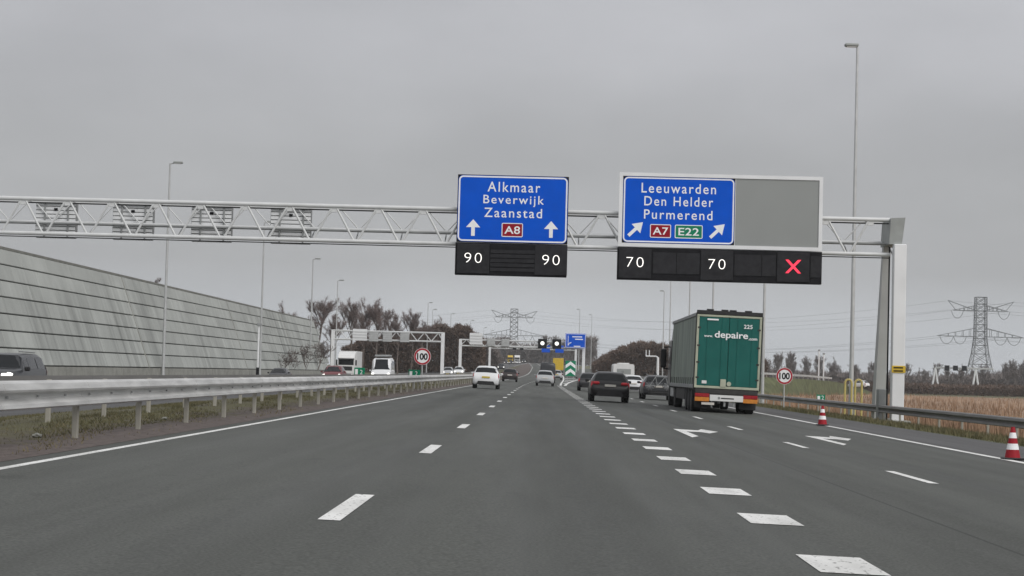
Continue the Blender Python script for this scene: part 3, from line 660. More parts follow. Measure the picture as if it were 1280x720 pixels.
# ------------------------------------------------------------------ round signs, small boards, cones
def speed_sign(label, x, Y, zc):
    g0_ = gz(x, Y); t = thing('speed_limit_sign', label, 'road sign', (x, Y, g0_), 0, 'round 100 speed signs'); z = zc - g0_; r_ = .46
    b = MB(); b.lathe([(r_, 0), (r_, .03)], 'y', (0, 0, z), 32); b.build('disc', M.white, t)
    n = 32; b = MB(); V = []
    for rr in (r_ - .015, r_ * .76): V += [(rr * math.cos(6.2832 * i / n), -.006, z + rr * math.sin(6.2832 * i / n)) for i in range(n)]
    b.add(V, [(i, (i + 1) % n, n + (i + 1) % n, n + i) for i in range(n)]); b.build('red_ring', M.redrim, t)
    text('digits', '100', 0, z, .58, .37, -.008, M.dark, t, .98, .03)
    b = MB(); b.tube((0, .07, -.3), (0, .07, z + .3), .035, n=8); b.build('post', M.steel, t)
    return t
speed_sign('red-rimmed 100 speed sign standing in the median above the left guardrail', -6.35, 104, 1.93)
speed_sign('red-rimmed 100 speed sign at the reed field right of the truck', 13.5, 106, 1.39)
def hecto(label, x, Y, zt, wd=.62, ht=.44):
    g0_ = gz(x, Y); t = thing('distance_marker', label, 'marker board', (x, Y, g0_), 0, 'green distance marker boards'); z = zt - g0_
    b = MB(); b.bev(-wd / 2, wd / 2, 0, .02, z - ht, z, .006); p = b.build('board', M.green, t)
    b = MB(); b.box(-wd / 2 + .05, -wd / 2 + .2, -.006, -.001, z - ht + .08, z - .08); b.build('white_field', M.white, t)
    text('digits', '2', .1, z - ht / 2, .14, .24, -.006, M.white, t)
    b = MB(); b.tube((0, .05, -.2), (0, .05, z), .03, n=6); b.build('post', M.steel, t)
hecto('green distance board left of the white oncoming van', -9.83, 105, 1.24, .58, .48)
hecto('green distance board between the white van and the 100 sign', -6.82, 105, 1.20, .64, .40)
hecto('green distance board low in the reeds beyond the right guardrail', 16.4, 112, .38, .5, .36)

def cone(label, x, Y):
    t = thing('traffic_cone', label, 'traffic cone', (x, Y, gz(x, Y) + .006), 0, 'traffic cones on the right edge line'); t.scale = (.95, .95, .87)
    b = MB(); b.bev(-.20, .20, -.20, .20, 0, .045, .015); b.build('base', M.black, t)
    rad = lambda z: .155 - .118 * (z - .045) / .67
    for z0, z1, m, n in ((.045, .22, M.redb, 'red_band'), (.22, .35, M.white, 'white_band'), (.35, .47, M.redb, 'red_band'), (.47, .59, M.white, 'white_band'), (.59, .715, M.redb, 'red_band')):
        b = MB(); b.lathe([(rad(z0), z0), (rad(z1), z1)], 'z', n=20); b.build(n, m, t, smooth=True)
cone('nearer red and white cone at the right edge of the frame', 9.05, 36.8)
cone('farther red and white cone right of the truck', 8.95, 60.7)

# chevron board at the gore
t = thing('chevron_board', 'green board with two white chevrons at the gore nose', 'road sign', (5.05, 312, gz(5.05, 312)))
b = MB(); b.bev(-.85, .85, 0, .12, .55, 3.05, .03); b.build('panel', M.green, t)
for z in (1.0, 2.15):
    b = MB(); b.add([(-.8, -.01, z - .35), (-.8, -.01, z + .2), (0, -.01, z + .8), (.8, -.01, z + .2), (.8, -.01, z - .35), (0, -.01, z + .25)], [(0, 1, 2, 5), (5, 2, 3, 4)]); b.build('chevron', M.white, t)
for x in (-.5, .5): b = MB(); b.bev(x - .05, x + .05, .13, .23, -.2, 2.9, .01); b.build('post', M.steel, t)

# ------------------------------------------------------------------ lamp masts
def mast_mesh(h_, arm, side):
    b = MB(); b.tube((0, 0, -.3), (0, 0, .9), .16, .16, 10); b.tube((0, 0, .9), (0, 0, h_), .125, .06, 10)
    pole = b.mesh('pole', M.steel, True)
    b = MB(); b.tube((0, 0, h_ - .05), (side * arm, 0, h_ + .05), .045, n=6); am = b.mesh('arm', M.steel)
    b = MB(); x0, x1 = sorted((side * (arm - .1), side * (arm + .62))); b.bev(x0, x1, -.17, .17, h_ + .0, h_ + .17, .05); hm = b.mesh('lamp_head', M.head)
    b = MB(); b.box(x0 + .1, x1 - .1, -.12, .12, h_ - .02, h_ - .003); lm = b.mesh('lens', M.white)
    return pole, am, hm, lm
def mast(label, x, Y, h_, arm=.3, side=1, grp='tall lamp masts along the motorway', both=False):
    t = thing('lamp_mast', label, 'lamp mast', (x, Y, gz(x, Y)), random.uniform(-.05, .05), grp)
    pm_, am, hm, lm = mast_mesh(h_, arm, side); obj('pole', pm_, t); obj('arm', am, t); hd = obj('lamp_head', hm, t); obj('lens', lm, hd)
    return t
mast('tallest lamp mast, rising behind the right end of the nearest gantry', 16.2, 100, 19.4, .05, -1)
for x, Y, h_, l in ((16.6, 143, 16.0, 'lamp mast just right of the truck rear, its top behind the wide sign'), (17.0, 190, 16.4, 'lamp mast rising from the middle of the truck roof'),
                    (18.4, 238, 16.6, 'lamp mast rising from the front of the truck roof'), (19.6, 291, 16.8, 'lamp mast between the truck and its mirror'), (22.6, 353, 17.0, 'lamp mast left of the truck with its lamp head in view')):
    mast(l, x, Y, h_, .2, -1)
for x, Y, h_, l in ((-28.45, 145, 16.9, 'lamp mast standing before the middle of the panel wall'), (-28.55, 196, 16.4, 'lamp mast near the far half of the wall, top behind the gantry'),
                    (-29.9, 250, 15.8, 'lamp mast before the far end of the panel wall'), (-31.9, 300, 15.4, 'lamp mast at the left leg of the tree-side gantry'), (-24.7, 420, 16.4, 'tallest of the lamp masts right of the leafless trees'),
                    (-25.9, 460, 16.3, 'lamp mast just right of the tallest one by the leafless trees'), (-29.6, 465, 15.6, 'lamp mast just left of the tallest one by the leafless trees'), (-22.9, 490, 16.2, 'lamp mast over the brown thicket'),
                    (-19.6, 540, 15.9, 'lamp mast where the brown thicket ends'), (-18.0, 610, 15.6, 'first thin lamp mast beyond the thicket'), (-16.6, 650, 15.6, 'second thin lamp mast beyond the thicket')):
    mast(l, x, Y, h_ - zr(Y), .35, 1)
mast('lamp mast directly above the small blue sign', 10.6, 522, 16.5, .3, -1); mast('lamp mast just right of the small blue sign', 15.6, 585, 16.5, .3, -1)
t = thing('guard_loop', 'yellow hoops guarding the foot of the tallest lamp mast', 'bollard', (16.2, 99.3, gz(16.2, 99.3)))
for dx in (-.26, .26):
    b = MB(); pts = [(dx - .17, 0, -.2), (dx - .17, 0, 1.85)] + [(dx + .17 * -math.cos(a), 0, 1.85 + .17 * math.sin(a)) for a in np.linspace(0, math.pi, 7)] + [(dx + .17, 0, -.2)]
    b.path(pts, .055, 8); b.build('hoop', M.yellowp, t, smooth=True)
# slim camera poles
t = thing('camera_pole', 'slim white camera pole before the far half of the wall', 'camera pole', (-27.9, 190, gz(-27.9, 190)))
b = MB(); b.tube((0, 0, -.2), (0, 0, 5.6), .11, .09, 8); b.build('pole', M.legw, t)
b = MB(); b.bev(-.2, .25, -.15, .15, 5.6, 5.9, .03); b.build('camera', M.steeld, t)
b = MB(); b.bev(-.14, .14, -.12, .12, .7, 1.5, .02); b.build('equipment_box', M.dark, t)
t = thing('measuring_pole', 'white pole with a sideways arm carrying two short antennas', 'camera pole', (20.3, 330, gz(20.3, 330)))
b = MB(); b.tube((0, 0, -.2), (0, 0, 4.6), .24, .2, 8); b.build('pole', M.legw, t)
b = MB(); b.path([(0, 0, 4.5), (-.3, 0, 4.75), (-2.1, 0, 4.75)], .12, 6); b.build('arm', M.legw, t)
for x in (-1.5, -2.05): b = MB(); b.tube((x, 0, 4.75), (x, 0, 5.8), .08, n=6); b.build('antenna', M.legw, t)

# ------------------------------------------------------------------ road vehicles
def smoothstep_rows(st, sub):
    return st
class Loft:
    """a car shell: stations along Y, each a ring of half-section points mirrored in X"""
    def __init__(s, st, Lg):
        s.L = Lg; s.st = st; s.rows = []
        for t, zl, zb, zt, wl, wb, wt in st:
            y = (t - .5) * Lg; h_ = zb - zl
            s.rows.append([(0, y, zl), (wl * .90, y, zl), (wl, y, zl + min(.10, h_ * .3)), (max(wl, wb) + .012, y, zl + h_ * .62), (wb, y, zb), (wt + (wb - wt) * .12, y, zb + (zt - zb) * .82), (wt * .86, y, zt - .006), (0, y, zt + .014)])
    def shell(s, name, m, parent):
        b = MB(); n = 14; V = []
        for r_ in s.rows: V += r_ + [(-x, y, z) for x, y, z in r_[-2:0:-1]]
        F = [(j * n + i, j * n + (i + 1) % n, (j + 1) * n + (i + 1) % n, (j + 1) * n + i) for j in range(len(s.rows) - 1) for i in range(n)]
        F += [tuple(range(n))[::-1], tuple(range((len(s.rows) - 1) * n, len(s.rows) * n))]
        b.add(V, F); return b.build(name, m, parent, smooth=True)
    def P(s, u, v):                                          # u: station index, v: section index (0..7, mirrored when negative)
        sg = -1 if v < 0 else 1; v = abs(v)
        i = min(int(u), len(s.rows) - 2); a = u - i; j = min(int(v), 6); c = v - j
        f = lambda r_: Vector(s.rows[r_][j]).lerp(Vector(s.rows[r_][j + 1]), c)
        p = f(i).lerp(f(i + 1), a); p.x *= sg; return p
    def patch(s, name, m, parent, u0, u1, v0, v1, side=1, nu=4, nv=2, off=.008, shrink=0, full=False):
        """part of the skin, lifted off it; full: from v0 on one side over the top to v0 on the other"""
        V = []; 
        us = np.linspace(u0, u1, nu + 1)
        vs = [(v, side) for v in np.linspace(v0, v1, nv + 1)] if not full else [(v, 1) for v in np.linspace(v0, 7, nv + 1)] + [(v, -1) for v in np.linspace(7, v0, nv + 1)][1:]
        for u in us:
            for v, sg in vs:
                e = .02
                p = s.P(u, v); pu = s.P(min(u + e, len(s.rows) - 1), v) - s.P(u - e, v); pv = s.P(u, min(v + e, 7)) - s.P(u, v - e)
                nrm = pv.cross(pu)
                if nrm.length < 1e-9: nrm = Vector((0, 0, 1))
                nrm.normalize()
                if nrm.dot(p - Vector((0, p.y, .75))) < 0: nrm = -nrm
                p = p + nrm * off
                V.append((p.x * sg, p.y, p.z))
        k = len(vs); F = [(a * k + i, a * k + i + 1, (a + 1) * k + i + 1, (a + 1) * k + i) for a in range(nu) for i in range(k - 1)]
        b = MB(); b.add(V, F); return b.build(name, m, parent, smooth=True)
WM = {}
def wheel_mesh(r_, wd):
    if (r_, wd) not in WM:
        b = MB(); b.lathe([(r_ * .62, -wd / 2), (r_ * .93, -wd / 2), (r_, -wd / 2 + .03), (r_, wd / 2 - .03), (r_ * .93, wd / 2), (r_ * .62, wd / 2)], 'x', n=20); ty = b.mesh('tyre', M.tyre, True)
        b = MB(); b.lathe([(r_ * .63, -wd / 2 + .02), (r_ * .63, wd / 2 - .02), (r_ * .5, wd / 2 - .035), (r_ * .16, wd / 2 - .03), (r_ * .12, wd / 2 - .005)], 'x', n=14); rm = b.mesh('rim', M.rim, True)
        WM[r_, wd] = ty, rm
    return WM[r_, wd]
def wheel(t, x, y, r_, wd):
    ty, rm = wheel_mesh(r_, wd); w_ = obj('wheel', ty, t, (x, y, r_), (0, 0, 0 if x > 0 else math.pi)); obj('rim', rm, w_); return w_
# station: t, z_low, z_belt, z_top, half width low / belt / top
HATCH = [(0, .42, .62, .66, .66, .72, .66), (.015, .30, .74, .79, .80, .82, .76), (.03, .27, .90, .95, .83, .84, .74), (.055, .26, .96, 1.02, .84, .845, .72), (.14, .25, .98, 1.41, .855, .85, .585), (.19, .25, .98, 1.46, .86, .855, .59),
         (.42, .24, .95, 1.49, .86, .86, .61), (.60, .24, .92, 1.42, .86, .86, .60), (.77, .24, .90, .97, .855, .83, .72), (.90, .25, .80, .84, .83, .78, .68), (.975, .27, .62, .67, .76, .70, .60), (1, .34, .52, .55, .58, .56, .48)]
SUV = [(0, .48, .70, .74, .70, .76, .70), (.015, .36, .86, .90, .86, .87, .80), (.03, .32, 1.02, 1.07, .89, .89, .78), (.05, .32, 1.08, 1.13, .90, .90, .76), (.125, .31, 1.08, 1.55, .905, .905, .64), (.18, .31, 1.08, 1.61, .91, .91, .65),
       (.42, .30, 1.05, 1.64, .91, .91, .66), (.60, .30, 1.02, 1.56, .91, .91, .65), (.76, .30, 1.0, 1.07, .905, .88, .77), (.90, .31, .92, .96, .88, .83, .72), (.975, .33, .72, .78, .80, .75, .64), (1, .40, .58, .62, .62, .6, .5)]
JEEP = [(0, .55, .80, .84, .76, .80, .74), (.01, .42, 1.0, 1.05, .88, .88, .80), (.02, .40, 1.08, 1.16, .89, .89, .79), (.03, .40, 1.10, 1.3, .90, .895, .77), (.05, .40, 1.06, 1.56, .90, .90, .71), (.10, .40, 1.06, 1.60, .90, .90, .71),
        (.40, .40, 1.05, 1.62, .90, .90, .72), (.60, .40, 1.04, 1.56, .90, .90, .71), (.69, .40, 1.07, 1.13, .90, .89, .80), (.90, .40, 1.02, 1.06, .89, .86, .78), (.98, .42, .80, .88, .86, .84, .74), (1, .48, .66, .70, .78, .76, .66)]
SEDAN = [(0, .42, .60, .64, .66, .74, .68), (.015, .30, .74, .80, .82, .84, .77), (.03, .27, .88, .94, .85, .86, .78), (.10, .26, .95, 1.02, .865, .865, .76), (.21, .25, .96, 1.36, .87, .87, .60), (.27, .25, .96, 1.41, .87, .87, .60),
         (.44, .24, .94, 1.44, .87, .87, .62), (.60, .24, .92, 1.37, .87, .87, .60), (.76, .24, .90, .96, .865, .84, .73), (.90, .25, .80, .84, .84, .79, .69), (.975, .27, .62, .67, .77, .71, .61), (1, .34, .52, .55, .58, .56, .48)]
VAN = [(0, .50, 1.1, 1.9, .86, .90, .84), (.006, .44, 1.1, 2.2, .92, .95, .87), (.012, .42, 1.12, 2.3, .94, .96, .86), (.02, .42, 1.12, 2.36, .95, .97, .85), (.04, .42, 1.14, 2.42, .96, .98, .90), (.10, .42, 1.14, 2.45, .96, .98, .90),
       (.45, .42, 1.14, 2.46, .96, .98, .90), (.70, .42, 1.14, 2.36, .96, .98, .88), (.86, .42, 1.16, 1.24, .96, .95, .88), (.95, .42, 1.0, 1.06, .93, .90, .80), (.99, .44, .80, .85, .86, .84, .74), (1, .5, .66, .70, .76, .74, .66)]
def car(name, label, st, Lg, x, Y, m, oncoming=False, plate=None, lights=False, wr=.32, tail=None, roof=False, grp=None, cat='car', lowtrim=.5, tailv='tall', brake=False, z=None, rz=0):
    """Y: where the end that faces the camera stands"""
    yc = Y + Lg / 2; g_ = gz(x, yc) + .004
    t = thing(name, label, cat, (x, yc, g_), (math.pi if oncoming else 0) + rz, grp)
    t.rotation_euler[1] = (.026 if x > -5 else -.019) * (-1 if oncoming else 1)
    lf = Loft(st, Lg); lf.shell('body', m, t); hw = max(s_[5] for s_ in st)
    lf.patch('rear_window', M.glass, t, 3.08, 3.90, 5.15, 7, nu=4, nv=3, full=True)
    lf.patch('windscreen', M.glass, t, 7.06, 7.94, 4.8 if st is VAN else 5.08, 7, nu=4, nv=3, full=True)
    for sd in (1, -1):
        lf.patch('side_window', M.glass, t, 4.5, 5.55, 4.12, 4.92, sd, 4, 1); lf.patch('side_window', M.glass, t, 5.62, 6.5, 4.12, 4.92, sd, 4, 1); lf.patch('side_window', M.glass, t, 6.58, 7.45, 4.12, 4.80, sd, 4, 1)
    rear = -Lg / 2; zlow = st[1][1]
    b = MB(); wv = st[1][4]; zt_ = zlow + .20 * lowtrim * 2; b.prism([(-wv * .78, zlow - .04), (-wv * .62, zt_), (wv * .62, zt_), (wv * .78, zlow - .04)], 'y', rear - .022, rear + .25); b.build('bumper', M.black, t)
    zp = st[1][2]
    if plate: 
        b = MB(); b.bev(-.26, .26, rear - .035, rear - .018 + .03, zp - .09 + .05, zp + .02 + .05, .006); b.build('number_plate', plate, t)
    for sd in (1, -1):
        zt0, zt1 = (st[2][1] + .30, st[3][2] + .03) if tailv == 'tall' else (st[1][2] + .02, st[2][2] - .01)
        inner = .62 if tailv == 'tall' else .44
        u0, u1 = (1.05, 3.0)
        lf.patch('tail_lamp', M.tailon if brake else M.tail, t, 1.1, 3.15 if tailv == 'tall' else 2.6, 3.35, 4.6, sd, 4, 3, .012)
        if tailv != 'tall':
            b = MB(); xx = sorted((sd * .50, sd * hw * .90)); b.bev(xx[0], xx[1], rear + .02, rear + .14, zp + .06, zp + .19, .045); b.build('lamp_strip', M.tailon if brake else M.tail, t)
        lf.patch('headlamp', M.lamp if lights else M.white, t, 9.35, 10.3, 4.0, 5.8, sd, 3, 3, .012)
        if lights:
            b = MB(); f_ = Lg / 2; xx = sorted((sd * (hw - .34), sd * (hw - .10))); b.bev(xx[0], xx[1], f_ - .22, f_ + .0, st[9][2] - .20, st[9][2] - .05, .03); b.build('lit_lamp', M.lamp, t)
        b = MB(); xx = sorted((sd * (hw + .02), sd * (hw + .20))); ym = (st[7][0] + .07 - .5) * Lg; b.bev(xx[0], xx[1], ym - .04, ym + .06, st[7][2] + .0, st[7][2] + .14, .03); b.build('mirror', m if name != 'jeep' else M.black, t)
        for ty in (.20, .80):
            yy = (ty - .5) * Lg
            b = MB(); n = 14; rr = wr * 1.13; V = [(sd * (hw + .016), yy + rr * math.cos(a), max(st[5][1] - .0, wr + rr * math.sin(a))) for a in np.linspace(-.2, math.pi + .2, n)]
            V2 = [(sd * (hw - .12), p[1], p[2]) for p in V]
            b.add(V + V2, [tuple(range(n)), tuple(range(n, 2 * n))] + [(i, i + 1, n + i + 1, n + i) for i in range(n - 1)]); b.build('wheel_arch', M.black, t)
            wheel(t, sd * (hw - .105), yy, wr, .22)
    b = MB(); f_ = Lg / 2; b.bev(-.45, .45, f_ - .12, f_ + .012, st[10][1] + .05, st[10][1] + .24, .02); b.build('grille', M.black, t)
    if plate and oncoming: b = MB(); b.bev(-.26, .26, f_ + .014, f_ + .03, st[10][1] + .08, st[10][1] + .19, .004); b.build('number_plate', plate, t)
    if roof:
        for sd in (1, -1): b = MB(); b.tube((sd * .62, -.35 * Lg, st[5][3] + .05), (sd * .62, .08 * Lg, st[5][3] + .07), .022, n=6); b.build('roof_rail', M.steeld, t)
    return t
WAGON = [(a, zl * .86, zb * .88, zt * .868, wl, wb, wt) for a, zl, zb, zt, wl, wb, wt in SUV]
W_ = paint('white car paint', (.74, .75, .76)); DK = paint('dark grey car paint', (.022, .022, .025)); GR = paint('silver grey car paint', (.42, .43, .44), .3)
BR = paint('dark brown car paint', (.028, .020, .019)); RD = paint('dark red car paint', (.14, .018, .022)); AN = paint('anthracite car paint', (.040, .042, .046)); BK = paint('black car paint', (.014, .013, .014))
grp = 'cars on the motorway'
car('hatchback', 'white hatchback in the left lane ahead, seen from behind', HATCH, 3.95, -3.48, 125, W_, plate=M.plate, grp=grp, wr=.31)
car('parked_car'.replace('parked_', 'compact_'), 'dark brown compact car ahead of the white hatchback', HATCH, 4.0, -3.35, 218, BR, plate=M.platew, grp=grp, brake=False)
car('hatchback', 'silver grey hatchback driving in the camera lane', HATCH, 4.2, .55, 182, GR, plate=M.platew, grp=grp)
car('van', 'dark van ahead of the silver grey hatchback', VAN, 5.2, 1.0, 236, AN, plate=M.platew, grp=grp, cat='van', wr=.34)
car('compact_car', 'small pale car far ahead beside the dark van', HATCH, 4.0, 2.7, 300, GR, plate=M.plate, grp=grp)
car('estate_car', 'black estate car with glowing red tail lamps, right of the block markings', WAGON, 4.5, 3.32, 90, BK, plate=M.platew, tailv='wide', grp=grp, wr=.33, roof=True, brake=True)
car('estate_car', 'dark car with bright red tail lamp half hidden by the black estate car', WAGON, 4.5, 3.95, 149, DK, plate=M.platew, grp=grp, wr=.34, brake=True)
car('hatchback', 'white hatchback between the black estate car and the truck', SEDAN, 4.3, 7.7, 157, W_, plate=M.platew, grp=grp, tailv='wide')
est = car('estate_car', 'dark grey estate car carrying a bicycle, left of the truck', WAGON, 4.5, 6.9, 111, AN, plate=M.platew, grp=grp, wr=.34, roof=True)
# bicycle on the estate's rear carrier
bx, by = 6.9, 110.55; g_ = gz(bx, by)
t = thing('bicycle', 'black bicycle hung across the rear of the dark grey estate car', 'bicycle', (bx, by, g_ + .50))
for x in (-.52, .52):
    b = MB(); n = 22
    for i in range(n):
        a, c = 6.2832 * i / n, 6.2832 * (i + 1) / n; b.tube((x + .31 * math.cos(a), 0, .33 + .31 * math.sin(a)), (x + .31 * math.cos(c), 0, .33 + .31 * math.sin(c)), .022, n=5, cap=False)
    w_ = b.build('wheel', M.tyre, t)
    b = MB()
    for i in range(10): a = 6.2832 * i / 10; b.tube((x, 0, .33), (x + .30 * math.cos(a), 0, .33 + .30 * math.sin(a)), .004, n=3, cap=False)
    b.build('spokes'[:-1], M.steel, w_)
b = MB(); b.path([(-.52, 0, .33), (-.1, 0, .33), (.35, 0, .85), (-.2, 0, .85), (-.52, 0, .33)], .02, 6); b.path([(-.1, 0, .33), (-.24, 0, .98)], .02, 6); b.path([(.52, 0, .33), (.33, 0, .95)], .02, 6); b.build('frame', M.steeld, t)
b = MB(); b.bev(-.36, -.12, -.06, .06, .97, 1.02, .02); b.build('saddle', M.black, t)
b = MB(); b.path([(.33, 0, .95), (.33, 0, 1.02)], .02, 6); b.path([(.33, -.2, 1.02), (.33, .2, 1.02)], .018, 6); b.build('handlebar', M.black, t)
b = MB(); b.bev(-.55, .55, .05, .12, -.12, -.04, .02); b.bev(-.5, -.42, .06, .5, -.10, -.05, .01); b.bev(.42, .5, .06, .5, -.10, -.05, .01); o = b.build('bicycle_carrier', M.black, est); o.matrix_parent_inverse = Matrix.Identity(4); o.location = (bx - est.location.x, by - est.location.y, g_ + .5 - est.location.z)
# caravan
t = thing('caravan', 'tall white caravan ahead of the white hatchback beside the truck', 'caravan', (9.1, 210, gz(9.1, 210)), 0, grp)
b = MB(); b.prism([(-1.12, .55), (-1.15, 1.3), (-1.12, 2.45), (-1.0, 2.62), (1.0, 2.62), (1.12, 2.45), (1.15, 1.3), (1.12, .55)], 'y', -3, 2.8); b.build('body', M.sheet, t)
b = MB(); b.bev(-.75, .75, -3.03, -3.004, 1.55, 2.1, .01); b.build('rear_window', M.signgrey, t)
b = MB(); b.bev(-.6, .6, -2.4, 1.8, 2.62, 2.74, .04); b.build('roof_hatch', M.sheet, t)
b = MB(); b.bev(-1.1, 1.1, -3.06, -3.004, .55, .8, .02); b.build('bumper', M.steeld, t)
for sd in (1, -1):
    b = MB(); b.bev(sd * .95 - .12, sd * .95 + .12, -3.08, -3.062, .62, .76, .01); b.build('tail_lamp', M.tail, t); wheel(t, sd * 1.0, 0, .33, .22)
b = MB(); b.bev(-.25, .25, -3.08, -3.062, .62, .75, .004); b.build('number_plate', M.plate, t)
b = MB(); b.bev(-.08, .08, 2.8, 4.0, .45, .55, .02); b.build('drawbar', M.steeld, t)
# far yellow lorry
t = thing('lorry', 'yellow box lorry far ahead at the right bend', 'truck', (3.9, 402, gz(3.9, 402)), 0, grp)
b = MB(); b.bev(-1.1, 1.1, -2.5, 2.5, 1.0, 3.5, .05); b.build('box_body', M.yellow, t)
b = MB(); b.bev(-1.05, 1.05, 2.6, 4.5, .6, 2.7, .1); b.build('cab', M.sheet, t)
b = MB(); b.bev(-1.05, 1.05, -2.6, -2.3, .5, .8, .03); b.build('bumper', M.black, t)
b = MB(); b.bev(-.45, .45, -2.52, 4.2, .65, .99, .02); b.build('chassis', M.chassis, t)
for sd in (1, -1):
    for y in (-1.4, 3.6): wheel(t, sd * .92, y, .46, .3)
# oncoming
grp2 = 'oncoming vehicles beyond the median'
car('jeep', 'dark grey boxy off-road car cut by the left frame edge', JEEP, 4.4, -17.3, 59.6, AN, True, M.plate, True, .38, roof=True, grp=grp2)
car('compact_car', 'low dark oncoming car with lit headlamps before the wall', SEDAN, 4.4, -24.9, 182, DK, True, M.plate, True, grp=grp2)
car('sport_utility_car', 'dark red oncoming car with one bright headlamp beside the white truck cab', SUV, 4.5, -18.4, 170, RD, True, M.plate, True, .36, grp=grp2)
v = car('van', 'white oncoming van with roof load beside the green distance board', VAN, 5.4, -15.2, 184, W_, True, M.plate, True, .35, grp=grp2, cat='van')
b = MB(); b.bev(-.75, .75, -1.9, .6, 2.56, 2.74, .05); b.build('roof_rack', M.steeld, v)
car('compact_car', 'grey oncoming car behind the right end of the median rail', HATCH, 4.1, -14.3, 300, GR, True, M.plate, True, grp=grp2)
car('hatchback', 'white oncoming car near the left leg of the farther gantry', HATCH, 4.1, -13.2, 314, W_, True, M.plate, True, grp=grp2)
car('estate_car', 'dark oncoming car with bright headlamps behind the dark brown compact', SUV, 4.4, -9.6, 480, DK, True, None, True, grp=grp2)
for i, (x, Y, m) in enumerate(((-13.2, 800, DK), (-10.6, 830, GR), (-15.6, 815, BR), (-8.4, 845, DK))):
    car('compact_car', 'tiny oncoming car with lit headlamps at the far bend', HATCH, 4.2, x + 1.5, Y, m, True, None, True, grp='tiny oncoming cars at the far bend')
# oncoming lorries
def lorry_front(label, x, Y, body, cab, boxlen=9, grp_=grp2, top=None):
    t = thing('lorry', label, 'truck', (x, Y, gz(x, Y + 4)), math.pi, grp_)
    b = MB(); b.bev(-1.24, 1.24, -2.0, 0, .55, 3.0, .10); b.build('cab', cab, t)
    b = MB(); b.prism([(-2.0, 3.0), (-.25, 3.0), (-.5, 3.3), (-1.6, 3.75), (-2.0, 3.78)], 'x', -1.2, 1.2); b.build('wind_deflector', cab, t)
    b = MB(); b.bev(-1.1, 1.1, .004, .02, 1.85, 2.65, .006); b.build('windscreen', M.glass, t)
    b = MB(); b.bev(-1.15, 1.15, -.05, .28, 2.68, 2.80, .02); b.build('sun_visor', M.black, t)
    b = MB(); b.bev(-.9, .9, .004, .03, 1.05, 1.65, .008); b.build('grille', M.black, t)
    b = MB(); b.bev(-1.24, 1.24, -.2, .06, .35, .54, .02); b.build('bumper', M.steeld, t)
    for sd in (1, -1):
        b = MB(); b.bev(sd * .95 - .18, sd * .95 + .18, .062, .08, .40, .53, .006); b.build('headlamp', M.lamp, t)
        b = MB(); b.bev(sd * 1.42 - .1, sd * 1.42 + .1, -.35, -.15, 1.8, 2.6, .03); b.build('mirror', M.black, t)
        for y in (-1.3, -boxlen + .5, -boxlen + 1.9): wheel(t, sd * 1.05, y, .5, .32)
    b = MB(); b.bev(-1.26, 1.26, -boxlen - 2.4, -2.35, 1.1, 3.9, .04); b.build('box_body', body, t)
    b = MB(); b.bev(-.5, .5, -boxlen - 2.2, -.4, .7, 1.08, .03); b.build('chassis', M.chassis, t)
    return t
lorry_front('white oncoming lorry cab behind the dark red car', -28.1, 279, M.sheet, M.sheet)
lorry_front('distant oncoming lorry with a white front at the far bend', -10.6, 905, M.sheet, M.sheet, grp_='distant oncoming lorries')
lorry_front('distant oncoming lorry with a yellow and dark front at the far bend', -13.4, 880, M.dark, M.yellow, grp_='distant oncoming lorries')

# ------------------------------------------------------------------ the green truck
TX, TY = 7.28, 75.; g_ = gz(TX, TY + 7)
tr = thing('articulated_lorry', 'green curtain-sided articulated truck lettered depaire on its rear doors', 'truck', (TX, TY, g_)); tr.rotation_euler[1] = .026
H0, H1, HW = .98, 3.88, 1.275
for sd in (1, -1):                                           # curtains with soft vertical folds
    V = []; n = 120; zs = [H0 + .08, 1.6, 2.4, 3.2, H1 - .12]
    for i in range(n + 1):
        y = .08 + 13.4 * i / n
        for k, z in enumerate(zs):
            wv = (.018 * math.sin(y * 4.9 + .4 * k) + .012 * math.sin(y * 9.7 + 1.1 * k + 2)) * (0 if k in (0, 4) else 1); V.append((sd * (HW - .02 + wv), y, z))
    m_ = len(zs); b = MB(); b.add(V, [(i * m_ + k, i * m_ + k + 1, (i + 1) * m_ + k + 1, (i + 1) * m_ + k) for i in range(n) for k in range(m_ - 1)])
    b.build('side_curtain', M.curtain, tr, smooth=True)
    b = MB(); b.bev(sd * HW - .03, sd * HW + .03, .05, 13.5, H1 - .13, H1, .012); b.build('roof_rail', M.steeld, tr)
    b = MB(); b.bev(sd * HW - .03, sd * HW + .03, .05, 13.5, H0 - .06, H0 + .09, .012); b.build('side_rail', M.steeld, tr)
    for i in range(12):
        b = MB(); y = .7 + 1.1 * i; b.bev(sd * (HW + .012) - .012, sd * (HW + .012) + .012, y - .025, y + .025, H0 - .12, H0 + .36, .006); b.build('curtain_strap', M.chassis, tr)
b = MB(); b.bev(-HW + .01, HW - .01, .06, 13.5, H1 - .05, H1 + .02, .02); b.build('roof', M.steeld, tr)
b = MB(); b.bev(-HW + .03, HW - .03, 13.36, 13.5, H0, H1 - .05, .02); b.build('front_wall', M.teal, tr)
b = MB(); b.bev(-HW + .02, HW - .02, .1, 13.5, H0 - .12, H0 - .0, .02); b.build('deck', M.chassis, tr)
